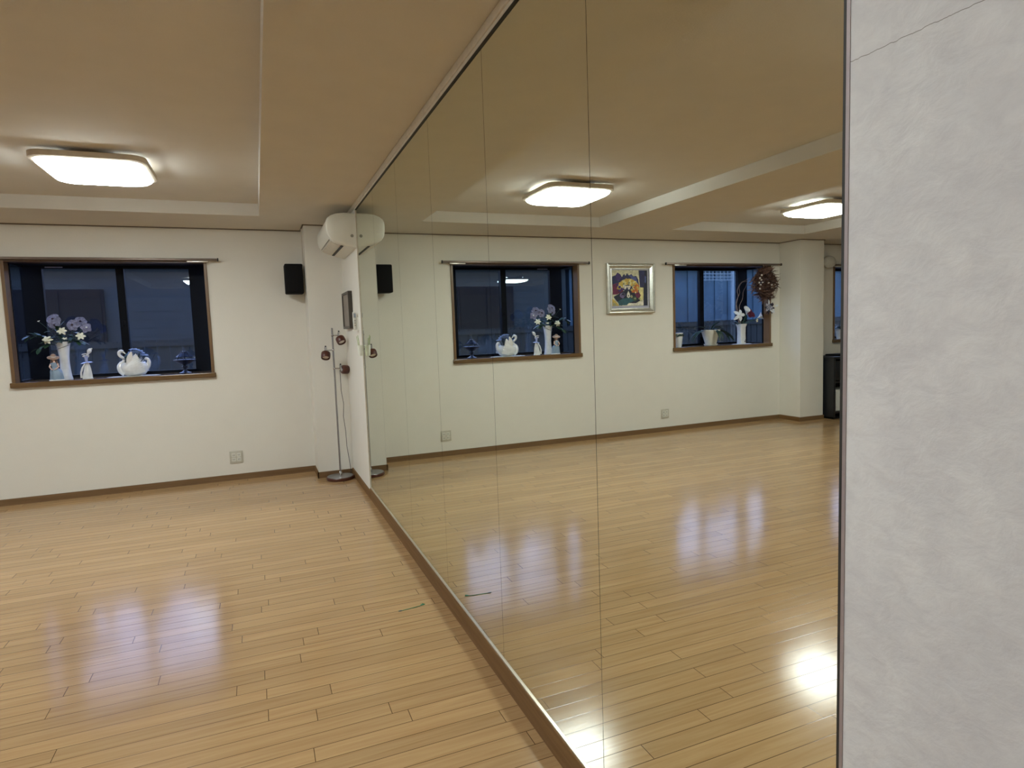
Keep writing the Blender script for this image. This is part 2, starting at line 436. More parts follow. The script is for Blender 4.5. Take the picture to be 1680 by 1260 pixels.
struct(m.obj('trim_4', smooth=False), 'grey metal edge strip between the near wall and the mirrors', 'trim')
m = MB().box(-.006, .02, 5.258, 5.266, .0975, 2.40, 'trim_white'); struct(m.obj('trim_5', smooth=False), 'white edge strip at the far end of the mirrors', 'trim')
# ------------------------------------------------------------------ mirrors: six tall panels
seams = [.684, 1.430, 2.192, 2.958, 3.724, 4.490, 5.257]
mlab = ['nearest tall mirror panel, beside the plaster-textured wall', 'second tall mirror panel from the plaster-textured near wall',
        'third tall mirror panel from the plaster-textured near wall', 'fourth tall mirror panel from the plaster-textured near wall',
        'fifth tall mirror panel, next to the last one by the corner', 'farthest tall mirror panel, ending under the air conditioner']
m = MB().box(.0085, .02, .684, 5.258, .0975, 2.40, 'rubber'); struct(m.obj('wall_mirror_backing', smooth=False))
for i in range(6):
    m = MB().box(0.0, .008, seams[i] + (.0008 if i else 0), seams[i + 1] - .0015, .0975, 2.40, 'mirror_glass')
    tag(m.obj('mirror_panel', smooth=False), mlab[i], 'mirror', 'wall of tall mirror panels')

# ------------------------------------------------------------------ windows (projecting bays)
def window(idx, xl, xr, lab):
    w = bpy.data.objects.new('window_%d' % idx, None); C.objects.link(w); w.location = (xl, D, WZ0)
    w['kind'] = 'structure'; w['label'] = lab; w['category'] = 'window'
    t = .026
    m = MB(); m.box(xl, xl + t, D - .014, D + .125, WZ0, WZ1, 'trim_wood_z', .002).box(xr - t, xr, D - .014, D + .125, WZ0, WZ1, 'trim_wood_z', .002)
    m.box(xl + t, xr - t, D - .014, D + .125, WZ1 - .02, WZ1, 'jamb_wood')
    part(m, 'window_casing', w, smooth=False)
    m = MB().box(xl - .012, xr + .012, D - .035, D, WZ0 - .004, WZ0 + .042, 'sill_wood', .006).box(xl + .02, xr - .02, D, D + .425, WZ0, WZ0 + .041, 'sill_wood')
    part(m, 'window_sill', w, smooth=False)
    z0, z1 = WZ0 + .041, WZ1 - .005; yb = D + .452
    m = MB()
    A = 'aluminium_dark'
    for x in (xl + .016, xr - .030): m.box(x, x + .014, D + .10, D + .128, z0, z1, A)          # front posts
    m.box(xl + .014, xl + .18, yb - .024, yb + .03, z0, z1, A); m.box(xr - .193, xr - .014, yb - .024, yb + .03, z0, z1, A)   # corner posts
    m.box(xl + .14, xr - .14, yb - .03, yb + .03, z0 - .01, z0 + .028, A).box(xl + .14, xr - .14, yb - .03, yb + .03, z1 - .028, z1 + .06, A)
    for x in (xl + .005, xr - .035):
        m.box(x, x + .03, D + .128, yb - .024, z0 - .01, z0 + .012, A).box(x, x + .03, D + .128, yb - .024, z1 - .02, z1 + .05, A)
    cx = xl + .5 * (xr - xl) + .007
    m.box(cx - .033, cx + .033, yb - .025, yb + .03, z0, z1, A)
    m.box(xl, xr, D + .125, yb + .03, z1, z1 + .06, A)                                       # bay roof
    m.box(xl, xr, D + .12, yb + .03, z0 - .09, z0 - .045, A)
    part(m, 'window_frame', w, smooth=False)
    for a, b, y in ((xl + .18, cx - .03, yb), (cx + .03, xr - .19, yb + .012)):
        part(MB().box(a, b, y, y + .004, z0 + .025, z1 - .025, 'window_glass'), 'pane', w, smooth=False)
    for x in (xl + .022, xr - .026):
        part(MB().box(x, x + .004, D + .12, yb - .02, z0 + .005, z1 - .01, 'window_glass'), 'pane', w, smooth=False)
    part(MB().box(cx - .012, cx + .012, yb - .036, yb - .025, 1.55, 1.61, 'aluminium_dark', .003), 'sash_lock', w)
    return w
window(1, *WIN[0], 'projecting wood-trimmed window showing directly at left, vase and swan on its sill')
window(2, *WIN[1], 'wood-trimmed window hung with the brown wreath, seen in the mirror')
window(3, *WIN[2], 'narrow slice of window above the black cabinet in the mirror')
part(MB().box(-2.60, -2.46, 7.09, 7.098, 2.118, 2.125, 'frame_mat'), 'vent_strip', bpy.data.objects['window_1'], smooth=False)

def rail(x0, x1, lab, br):
    t = thing('curtain_rail', lab, 'curtain rail', ((x0 + x1) / 2, 6.62, 2.15), 'curtain rails over the windows')
    m = MB().box(x0, x1, 6.610, 6.634, 2.136, 2.160, 'bronze', .005); part(m, 'rod', t)
    for x, s in ((x0, -1), (x1, 1)):
        part(MB().box(x, x + s * .012, 6.606, 6.638, 2.132, 2.164, 'black_gloss', .004), 'end_cap', t)
    for x in (x0 + .14, x1 - .14, (x0 + x1) / 2): part(MB().box(x - .012, x + .012, 6.632, D, 2.147, 2.161, 'bronze'), 'bracket', t, smooth=False)
    part(MB().box(br - .09, br + .09, 6.606, 6.636, 2.122, 2.1355, 'pale_metal', .003), 'runner', t, label='pale runner clip under the rail')
rail(-2.92, -1.112, 'bronze curtain rail over the window with the swan planter', -1.28)
rail(-5.935, -4.04, 'bronze curtain rail over the window with the brown wreath', -4.25)
rail(-8.72, -6.90, 'bronze curtain rail over the window above the black cabinet', -7.05)

# ------------------------------------------------------------------ ceiling lights
def sq_ring(h, r, z, n=9):
    out = []
    for (cx, cy, a0) in ((h - r, h - r, 0), (-(h - r), h - r, PI / 2), (-(h - r), -(h - r), PI), (h - r, -(h - r), 1.5 * PI)):
        for k in range(n):
            a = a0 + PI / 2 * k / (n - 1); out.append((cx + r * math.cos(a), cy + r * math.sin(a), z))
    return out
def loft(m, rings, mt, c, capb=True, capt=True):
    n = len(rings[0]); vs = [(p[0] + c[0], p[1] + c[1], p[2]) for r in rings for p in r]; fs = []
    for j in range(len(rings) - 1):
        for k in range(n): fs.append((j * n + k, j * n + (k + 1) % n, (j + 1) * n + (k + 1) % n, (j + 1) * n + k))
    if capb: fs.append(tuple(range(n)))
    if capt: fs.append(tuple((len(rings) - 1) * n + k for k in range(n)))
    m.faces(vs, fs, mt); return m
def light(x, y, lab):
    t = thing('ceiling_light', lab, 'ceiling light', (x, y, HU), 'square ceiling lights in the recessed trays')
    h = .308
    m = MB(); loft(m, [sq_ring(h - .13, .06, HU), sq_ring(h - .13, .06, 2.532)], 'black_matt', (x, y)); part(m, 'mounting_plate', t)
    m = MB(); loft(m, [sq_ring(h - .02, .08, 2.533), sq_ring(h, .09, 2.528), sq_ring(h, .09, 2.496), sq_ring(h - .014, .08, 2.490)], 'rim_beige', (x, y)); part(m, 'light_rim', t)
    m = MB(); R = [sq_ring(h - .024, .08, 2.4905), sq_ring(h - .03, .08, 2.476), sq_ring(h - .05, .08, 2.460), sq_ring(h - .075, .08, 2.451)]
    loft(m, R, 'lamp_edge_glow', (x, y), False, False); loft(m, [R[-1], sq_ring(h - .16, .05, 2.445)], 'lamp_glow', (x, y), False, True); part(m, 'diffuser', t, label='glowing white square diffuser')
    for s in (-1, 1):
        part(MB().box(x + s * (h - .128), x + s * (h - .122), y - .14, y + .14, 2.536, 2.5525, 'lamp_side_glow'), 'side_lamp', t, smooth=False)
    return t
light(-1.685, 4.77, 'glowing square ceiling light at upper left, the one seen directly')
light(-4.62, 4.78, 'glowing square ceiling light in the farther tray, cut by the mirror edge')
light(-1.70, 1.15, 'glowing square ceiling light overhead, seen only as a glint in the swan window')
light(-4.62, 1.15, 'glowing square ceiling light whose oval glint shows in the mirrored window')

# ------------------------------------------------------------------ air conditioner
def air_con():
    y0, y1 = 5.285, 6.07
    t = thing('air_conditioner', 'white wall-mounted air conditioner high at the end of the mirrors', 'air conditioner', (0, 5.68, 2.1))
    pr = [(0, 2.378), (-.10, 2.379), (-.155, 2.372), (-.195, 2.356), (-.222, 2.335), (-.232, 2.315), (-.2355, 2.28), (-.234, 2.24), (-.226, 2.205), (-.21, 2.178), (-.188, 2.158), (-.16, 2.145), (-.12, 2.132), (-.07, 2.118), (0, 2.104)]
    m = MB().prism([(a, b) for a, b in pr], 1, y0 + .012, y1, 'white_plastic'); part(m, 'housing', t, ang=30)
    cx, cz = -.11, 2.245
    m = MB(); n = len(pr)
    def sc(k, grow=0): return [(0 if a > -.002 else cx + (a - cx) * k, cz + (b - cz) * k) for a, b in pr]
    layers = [(sc(1.02), y0 + .03), (sc(1.03), y0 + .010), (sc(1.0), y0 + .001), (sc(.95), y0 - .004), (sc(.5), y0 - .006)]
    vs = [(a, y, b) for P, y in layers for a, b in P]; fs = []
    for j in range(len(layers) - 1):
        for k in range(n): fs.append((j * n + k, j * n + (k + 1) % n, (j + 1) * n + (k + 1) % n, (j + 1) * n + k))
    fs.append(tuple((len(layers) - 1) * n + k for k in range(n)))
    m.faces(vs, fs, 'white_plastic'); part(m, 'end_cap', t, ang=50)
    part(MB().box(-.118, -.098, y0 + .08, y1 - .06, 2.122, 2.1285, 'rubber'), 'air_slot', t, smooth=False, label='dark air slot')
    part(MB().box(-.2125, -.2065, y0 + .08, y1 - .06, 2.172, 2.1775, 'grey_plastic'), 'panel_joint', t, smooth=False)
    m = MB().prism([(-.20, 2.158), (-.16, 2.138), (-.125, 2.127), (-.125, 2.134), (-.16, 2.146), (-.20, 2.166)], 1, y0 + .08, y1 - .06, 'trim_white'); part(m, 'louvre', t)
    part(MB().lathe([(.013, 0), (.013, .004)], 'grey_plastic', (-.036, y0 - .004, 2.197), 16, M=Matrix.Rotation(PI / 2, 3, 'X')), 'screw_cover', t, label='grey round screw cover')
air_con()

# ------------------------------------------------------------------ speaker on the far wall behind the pillar
t = thing('wall_speaker', 'small black loudspeaker tucked on the far wall beside the corner pillar', 'speaker', (-.43, 6.5, 1.81))
part(MB().box(-.522, -.352, 6.44, 6.60, 1.81, 2.097, 'black_matt', .012), 'cabinet', t)
part(MB().box(-.512, -.362, 6.428, 6.441, 1.822, 2.085, 'black_matt', .006), 'grille', t)
part(MB().box(-.46, -.40, 6.60, D, 1.91, 1.99, 'black_matt', .005), 'bracket', t)
m = MB().tube([(-.345, 6.52, 2.10), (-.345, 6.515, 2.14), (-.342, 6.51, 2.2), (-.342, 6.50, 2.44)], .004, 'trim_white', 8)
tag(m.obj('speaker_cable'), 'thin white cable rising from the black loudspeaker to the ceiling', 'cable')

# ------------------------------------------------------------------ floor lamp
def floor_lamp():
    bx, by = -.148, 6.155
    t = thing('floor_lamp', 'chrome pole floor lamp with three brown spot heads in the corner', 'floor lamp', (bx, by, 0))
    b = part(MB().lathe([(.122, 0), (.130, .004), (.131, .024), (.127, .030), (.02, .0302)], 'walnut', (bx, by, 0), 48), 'base', t, label='round dark walnut base')
    part(MB().lathe([(.122, .0303), (.121, .0335), (.015, .0345)], 'steel', (bx, by, 0), 48), 'base_plate', b, label='steel top plate of the base')
    part(MB().tube([(bx + .004, by, .034), (bx + .004, by, 1.462)], .0085, 'steel', 14), 'pole', t)
    part(MB().lathe([(.014, .034), (.013, .07), (.0095, .075)], 'chrome', (bx + .004, by, 0), 16), 'pole_socket', t)
    px = bx + .004
    def head(z, dx, dy, aim, kz):
        j = Vector((px + dx, by + dy, z + kz))
        a = Vector(aim).normalized(); q = Vector((0, 0, 1)).rotation_difference(a).to_matrix()
        arm = part(MB().tube([(px, by, z + kz - .012), tuple(j + Vector((0, 0, -.012)))], .005, 'chrome', 8).ball((px, by, z + kz - .012), .012, 'chrome'), 'arm', t)
        kn = MB().tube([tuple(j + Vector((0, 0, .02))), tuple(j + Vector((0, 0, -.02)))], .011, 'chrome', 10).ball(tuple(j + Vector((0, 0, .026))), .008, 'black_gloss')
        part(kn, 'swivel_joint', arm)
        c = j + a * .045 + Vector((0, 0, -.022))
        sh = part(MB().lathe([(.020, -.034), (.038, -.031), (.0425, -.024), (.0435, .0), (.0425, .024), (.0395, .030), (.034, .030), (.031, .015)], 'walnut', c, 24, cap=False, M=q)
                  .lathe([(.020, -.0345), (.002, -.0355)], 'chrome', c, 24, M=q), 'lamp_shade', t, label='short brown cylindrical lamp shade')
        part(MB().lathe([(.031, .014), (.028, .02), (.003, .026)], 'pearl', c, 20, M=q), 'bulb', sh, label='pale reflector bulb face')
    head(1.362, .060, -.012, (.25, -.52, -.75), .040)
    head(1.226, -.070, -.015, (-.12, -.55, -.8), .038)
    head(1.075, .058, -.012, (.85, .30, -.10), .012)
    pts = [(px + .05, by - .01, 1.06), (px + .052, by + .0, .98), (px + .055, by + .03, .86), (px + .075, by + .06, .72), (px + .068, by + .08, .6), (px + .082, by + .085, .45), (px + .085, by + .09, .3), (px + .10, by + .07, .15), (px + .105, by + .045, .06), (px + .10, by + .03, .037)]
    part(MB().tube(pts, .0028, 'rubber', 6), 'power_cord', t)
floor_lamp()

# ------------------------------------------------------------------ things on the short side wall
t = thing('picture_frame', 'small dark-framed picture on the side wall under the air conditioner', 'picture', (0, 5.93, 1.45))
m = MB()
y0, y1, z0, z1 = 5.715, 6.145, 1.448, 1.782
for a in ((y0, y1, z0, z0 + .022), (y0, y1, z1 - .022, z1), (y0, y0 + .022, z0 + .022, z1 - .022), (y1 - .022, y1, z0 + .022, z1 - .022)):
    m.box(-.038, -.001, a[0], a[1], a[2], a[3], 'frame_dark', .003)
part(m, 'frame', t, smooth=False)
part(MB().box(-.028, -.004, y0 + .02, y1 - .02, z0 + .02, z1 - .02, 'photo_grey'), 'print', t, smooth=False, label='grey-brown print')
t = thing('remote_control', 'white remote control in its wall holder beside the dark-framed picture', 'remote control', (0, 5.47, 1.43))
part(MB().box(-.040, -.016, 5.44, 5.492, 1.437, 1.585, 'white_plastic', .006), 'remote_body', t)
part(MB().box(-.0385, -.018, 5.4385, 5.442, 1.535, 1.572, 'lcd', .001), 'display', t, label='grey display')
for i in range(3):
    for bx_ in (-.034, -.026): part(MB().box(bx_, bx_ + .005, 5.4385, 5.442, 1.505 - i * .02, 1.513 - i * .02, 'grey_plastic'), 'button', t, smooth=False)
part(MB().box(-.046, 0, 5.432, 5.500, 1.425, 1.437, 'white_plastic').box(-.0155, 0, 5.434, 5.498, 1.437, 1.54, 'white_plastic'), 'holder', t)
t = thing('wall_cup', 'translucent cup of green sticks fixed at the mirror edge in the corner', 'cup', (-.0265, 5.20, 1.21))
cy = 5.215
pr = [(.001, 1.2125), (.0185, 1.213), (.0255, 1.30), (.0275, 1.302), (.0275, 1.298), (.0235, 1.296), (.017, 1.217), (.001, 1.216)]
part(MB().lathe(pr, 'translucent_plastic', (-.0295, cy, 0), 24, cap=False), 'cup_body', t)
for k, (dx, dy, tx, tz) in enumerate(((-.008, .0, -.032, 1.375), (.0, .008, -.012, 1.36), (-.004, -.01, -.022, 1.385))):
    m = MB().tube([(-.0295 + dx * .5, cy + dy, 1.222), (-.0295 + tx * .8, cy + dy * 1.3, tz)], .0032, 'stick_green', 6)
    tag(m.obj('stick'), 'slim pale green stick standing in the translucent cup', 'stick', 'sticks in the translucent cup')

# ------------------------------------------------------------------ outlets
def outlet(x, z, lab):
    t = thing('wall_outlet', lab, 'power outlet', (x, D, z), 'square outlets low on the far wall')
    part(MB().box(x - .060, x + .060, D - .009, D, z - .060, z + .060, 'white_plate', .003), 'cover_plate', t)
    for i in range(2):
        for j in range(2):
            m = MB().box(x - .042 + i * .046, x - .004 + i * .046, D - .0115, D - .0085, z - .040 + j * .043, z - .003 + j * .043, 'white_plastic', .001)
            for s in (0, .012): m.box(x - .030 + i * .046 + s, x - .027 + i * .046 + s, D - .0122, D - .011, z - .030 + j * .043, z - .014 + j * .043, 'rubber')
            part(m, 'socket', t, smooth=False)
outlet(-1.075, .228, 'square four-socket wall outlet under the window with the swan planter')
outlet(-4.02, .232, 'square wall outlet on the far wall between painting and plant window')

# ------------------------------------------------------------------ painting (seen in the mirror)
def painting():
    t = thing('painting', 'silver-framed bright flower painting between the two windows', 'painting', (-3.52, D, 1.535))
    XA, XB, ZB, ZT = -3.18, -3.865, 1.535, 2.150
    def P(u, v):  # u,v measured over the framed picture: 0..860, 0..890 from its top edge as the mirror shows it
        return (XA + (XB - XA) * (u - 200) / 860, ZT - (ZT - ZB) * (v - 190) / 890)
    m = MB()
    def fr(i0, i1, y0, y1):
        ax, bx_ = XA - i0, XB + i0; az, bz = ZB + i0, ZT - i0; cx_, dx_ = XA - i1, XB + i1; cz, dz = ZB + i1, ZT - i1
        for q in (((ax, az), (bx_, az), (dx_, cz), (cx_, cz)), ((bx_, az), (bx_, bz), (dx_, dz), (dx_, cz)), ((bx_, bz), (ax, bz), (cx_, dz), (dx_, dz)), ((ax, bz), (ax, az), (cx_, cz), (cx_, dz))):
            o = [(q[0][0], y0, q[0][1]), (q[1][0], y0, q[1][1]), (q[2][0], y1, q[2][1]), (q[3][0], y1, q[3][1])]
            m.faces(o, [(0, 1, 2, 3)], 'frame_silver')
    fr(0, 0, D - .001, D - .045); fr(0, .012, D - .045, D - .052); fr(.012, .022, D - .052, D - .040); fr(.022, .034, D - .040, D - .046); fr(.034, .060, D - .046, D - .022); fr(.060, .066, D - .022, D - .026); fr(.066, .068, D - .026, D - .012)
    part(m, 'frame', t, smooth=False, label='stepped silver frame')
    m = MB().box(XA - .066, XB + .066, D - .014, D - .002, ZB + .066, ZT - .066, 'frame_mat'); part(m, 'liner', t, smooth=False)
    m = MB(); lay = [0]
    def poly(pts, mt):
        lay[0] += 1; y = D - .0145 - lay[0] * .00012
        vs = [(P(u, v)[0], y, P(u, v)[1]) for u, v in pts]; m.faces(vs, [tuple(range(len(vs)))], mt)
    def blob(u, v, r, mt, k=7, sq=1):
        poly([(u + r * (1 + .25 * math.sin(3.1 * i + u)) * math.cos(2 * PI * i / k), v + sq * r * (1 + .2 * math.cos(2.3 * i + v)) * math.sin(2 * PI * i / k)) for i in range(k)], mt)
    poly([(300, 305), (948, 305), (948, 942), (300, 942)], 'p_cream')
    poly([(785, 310), (945, 310), (945, 945), (865, 945), (872, 620), (808, 615)], 'p_deep')
    poly([(800, 312), (900, 312), (880, 600), (812, 610)], 'p_navy')
    poly([(900, 400), (925, 430), (915, 540), (895, 530)], 'p_blue')
    poly([(305, 420), (365, 400), (400, 350), (450, 380), (480, 430), (520, 370), (545, 410), (575, 360), (610, 410), (650, 375), (690, 420), (740, 410), (775, 470), (795, 600), (780, 700), (310, 640)], 'p_navy')
    poly([(370, 400), (400, 355), (445, 385), (470, 440), (420, 500), (360, 480)], 'p_purple')
    poly([(600, 400), (650, 385), (690, 430), (740, 430), (770, 560), (700, 520), (640, 440)], 'p_blue')
    poly([(310, 560), (380, 540), (470, 530), (500, 620), (500, 690), (380, 740), (310, 740)], 'p_wine')
    poly([(320, 780), (430, 720), (560, 650), (700, 700), (800, 780), (840, 840), (720, 900), (580, 890), (460, 940), (380, 860)], 'p_deep')
    poly([(400, 860), (500, 810), (620, 800), (720, 850), (600, 890), (560, 930), (420, 935)], 'p_teal')
    poly([(300, 815), (350, 850), (420, 940), (300, 940)], 'p_yellow')
    poly([(310, 870), (360, 900), (380, 940), (310, 940)], 'p_olive')
    poly([(560, 930), (620, 895), (760, 900), (868, 850), (868, 930)], 'p_white')
    poly([(790, 625), (868, 620), (865, 830), (800, 850)], 'p_lemon')
    poly([(700, 700), (780, 690), (820, 760), (790, 810), (740, 800)], 'p_wine')
    for i in range(13):
        a = PI * (1.08 + .88 * i / 12); blob(590 + 170 * math.cos(a), 655 + 160 * math.sin(a), 40, ('p_yellow', 'p_lemon', 'p_yellow', 'p_orange')[i % 4 if i > 7 else i % 3])
    for i in range(10):
        a = PI * (1.1 + .85 * i / 9); blob(585 + 110 * math.cos(a), 640 + 100 * math.sin(a), 30, ('p_lemon', 'p_yellow', 'p_olive')[i % 3])
    for u, v in ((510, 590), (545, 600), (580, 600), (615, 600), (600, 635), (530, 630)): blob(u, v, 20, 'p_white')
    for u, v in ((700, 620), (735, 650), (700, 680), (745, 690), (670, 690)): blob(u, v, 24, 'p_orange')
    blob(720, 705, 16, 'p_lemon'); blob(650, 660, 22, 'p_yellow')
    for u, v in ((340, 600), (390, 570), (430, 610), (360, 670), (430, 670), (470, 640)): blob(u, v, 26, 'p_purple' if u % 20 else 'p_wine')
    blob(478, 755, 50, 'p_mauve', 9); blob(490, 745, 30, 'p_deep', 8); blob(486, 760, 14, 'p_mauve')
    poly([(588, 675), (612, 730), (618, 780), (590, 805), (560, 785), (560, 735)], 'p_white'); blob(588, 762, 12, 'p_deep')
    blob(645, 775, 26, 'p_olive'); blob(700, 820, 38, 'p_green', 8, 1.2); blob(708, 815, 18, 'p_olive'); blob(790, 815, 22, 'p_olive')
    blob(770, 770, 24, 'p_wine'); blob(640, 840, 26, 'p_teal')
    part(m, 'canvas', t, smooth=False, fix=False, label='painted bunch of yellow, orange and wine-red flowers on navy')
painting()

# ------------------------------------------------------------------ sill ornaments, window 1
SZ = WZ0 + .041 + .0005
def flower(name, head, foot, n, L, W, pm, cm, face, lab, cat, grp=None, cup=.5, rings=1, leaves=(), bend=.03, seedv=0, sr=.0022):
    """stem from foot to head, petals facing 'face'"""
    hd = Vector(head); ft = Vector(foot); fc = Vector(face).normalized()
    t = thing(name, lab, cat, foot, grp)
    mid = (hd + ft) / 2 + Vector((hd.x - ft.x, hd.y - ft.y, 0)) * -.18 + Vector((0, 0, bend))
    pts = []
    for i in range(9):
        u = i / 8; pts.append(ft * (1 - u) ** 2 + mid * 2 * u * (1 - u) + hd * u * u)
    part(MB().tube(pts, sr, 'leaf_mid', 6), 'stem', t)
    a = fc.cross(Vector((0, 0, 1)));
    if a.length < .1: a = Vector((1, 0, 0))
    a.normalize(); b = fc.cross(a)
    m = MB(); rnd = random.Random(seedv)
    for r in range(rings):
        for k in range(n):
            th = 2 * PI * (k + .5 * r) / n + rnd.uniform(-.1, .1)
            d = (a * math.cos(th) + b * math.sin(th)) * math.cos(cup * (1 - .0 * r)) + fc * math.sin(cup + .35 * r)
            m.leaf(hd, d, fc, L * (1 - .25 * r) * rnd.uniform(.9, 1.08), W * (1 - .15 * r), pm, droop=.9, n=5, tip=W * .12, fold=.2)
    part(m, 'petals', t)
    if cm: part(MB().ball(tuple(hd + fc * .006), L * .16, cm, 8), 'flower_center', t)
    for (u, dr, ll, lw) in leaves:
        p = pts[int(u * 8)]; part(MB().leaf(p, dr, (0, 0, 1), ll, lw, 'leaf_mid', droop=.9), 'leaf', t)
    return t
# vase
VX, VY = -2.452, 6.83
t = thing('flower_vase', 'tall white ribbed vase of lilies and pansies at the left of the swan window sill', 'vase', (VX, VY, SZ))
m = MB()
prof = [(.050, 0), (.052, .006), (.046, .03), (.040, .10), (.037, .16), (.039, .22), (.047, .29), (.056, .335), (.058, .345), (.054, .343), (.044, .29), (.035, .20), (.035, .05), (.002, .03)]
n = 36; vs = []; fs = []
for r, z in prof:
    for k in range(n):
        a = 2 * PI * k / n; rr = r * (1 + .045 * math.cos(12 * a + z * 9)); vs.append((VX + rr * math.cos(a), VY + rr * math.sin(a), SZ + z))
for j in range(len(prof) - 1):
    for k in range(n): fs.append((j * n + k, j * n + (k + 1) % n, (j + 1) * n + (k + 1) % n, (j + 1) * n + k))
fs.append(tuple(range(n))[::-1]); m.faces(vs, fs, 'porcelain')
part(m, 'vase_body', t, ang=60)
rp = [(VX + .052 * math.cos(a), VY + .052 * math.sin(a), SZ + .30 + .02 * math.sin(a * 1 + 1.2)) for a in [2 * PI * k / 24 for k in range(25)]]
part(MB().tube(rp, .003, 'grey_plastic', 6), 'cord', t, label='thin grey cord round the neck')
ft = (VX, VY, SZ + .28)
Lf = [(.5, (-.6, -.5, .4), .12, .052), (.62, (.5, -.5, .3), .11, .048), (.4, (.2, -.7, .5), .10, .045)]
def foot(dx, dy=0): return (VX + dx, VY + dy, SZ + .29)
flower('white_lily', (-2.548, 6.74, 1.444), foot(-.02, -.02), 6, .046, .024, 'petal_cream', 'petal_cream', (-.15, -1, .25), 'white star lily lowest at the left of the tall white vase', 'flower', 'lilies in the tall vase', .25, 1, Lf, seedv=1)
flower('white_lily', (-2.433, 6.75, 1.520), foot(0, -.01), 6, .043, .022, 'petal_cream', 'petal_cream', (.1, -1, .3), 'white star lily standing highest, mid-bouquet of the tall white vase', 'flower', 'lilies in the tall vase', .25, 1, Lf[:1], seedv=2)
flower('white_lily', (-2.298, 6.77, 1.470), foot(.025, -.01), 6, .043, .022, 'petal_cream', 'petal_cream', (.3, -1, .2), 'white star lily reaching right from the tall white vase', 'flower', 'lilies in the tall vase', .25, 1, Lf[1:], seedv=3)
flower('white_lily', (-2.42, 6.76, 1.440), foot(.01, -.02), 5, .028, .016, 'petal_cream', None, (.2, -.5, 1), 'half-open white lily bud at the rim of the tall white vase', 'flower', 'lilies in the tall vase', 1.0, 1, (), seedv=4)
flower('pansy', (-2.504, 6.80, 1.628), foot(-.01), 6, .064, .062, 'petal_purple', 'petal_dark', (-.1, -1, .3), 'large mauve pansy standing tallest over the tall white vase', 'flower', 'pansies in the tall vase', .15, 1, Lf, seedv=5)
flower('pansy', (-2.492, 6.78, 1.575), foot(-.015, .01), 5, .055, .052, 'petal_purple', 'petal_dark', (.1, -1, -.2), 'mauve pansy tucked just under the tallest one', 'flower', 'pansies in the tall vase', .15, 1, (), seedv=6)
flower('pansy', (-2.357, 6.78, 1.572), foot(.01, .01), 6, .062, .058, 'petal_purple', 'petal_dark', (-.2, -1, .2), 'dark-centred mauve pansy right of the highest lily', 'flower', 'pansies in the tall vase', .3, 1, Lf[:1], seedv=7)
flower('pansy', (-2.303, 6.83, 1.602), foot(.02, .02), 6, .060, .055, 'petal_purple', 'petal_dark', (.2, -1, .5), 'mauve pansy topping the right-hand cluster over the vase', 'flower', 'pansies in the tall vase', .3, 1, Lf[1:], seedv=8)
flower('pansy', (-2.252, 6.79, 1.545), foot(.03, .0), 5, .052, .044, 'petal_purple', 'petal_white', (.5, -1, .0), 'pale lilac pansy farthest right of the vase bouquet', 'flower', 'pansies in the tall vase', .4, 1, (), seedv=9)
flower('white_bud', (-2.609, 6.80, 1.606), foot(-.02, .01), 4, .016, .012, 'petal_cream', None, (-.3, -.5, 1), 'tiny white bud on a thin stem left of the vase bouquet', 'flower', None, 1.2, 1, (), seedv=10, sr=.0012)
for k, (tipv, lab) in enumerate((((-2.68, 6.79, 1.48), 'dark green spray arching left from the tall white vase'), ((-2.60, 6.74, 1.37), 'green spray drooping low beside the seated figurine hat'), ((-2.31, 6.76, 1.42), 'short green spray under the lily right of the vase rim'), ((-2.47, 6.80, 1.54), 'upright green spray in the middle of the vase bouquet'))):
    tv = Vector(tipv); f0 = Vector(foot((-.02, -.02, .02, 0)[k], (0, -.02, -.01, .01)[k])); g = thing('leaf_spray', lab, 'leaves', f0, 'green sprays in the tall vase')
    mid = (tv + f0) / 2 + Vector((0, 0, .07)); pts = [f0 * (1 - u) ** 2 + mid * 2 * u * (1 - u) + tv * u * u for u in [i / 8 for i in range(9)]]
    part(MB().tube(pts, .0018, 'leaf_dark', 5), 'stem', g)
    m = MB(); rr = random.Random(k)
    for i in range(2, 9):
        for s_ in (-1, 1):
            dv = (pts[i] - pts[i - 1]).normalized() + Vector((rr.uniform(-.6, .6), s_ * .7 - .2, rr.uniform(-.3, .6)))
            m.leaf(pts[i], dv, (0, 0, 1), rr.uniform(.06, .10), .040, 'leaf_mid', droop=.7)
    part(m, 'leaf', g)

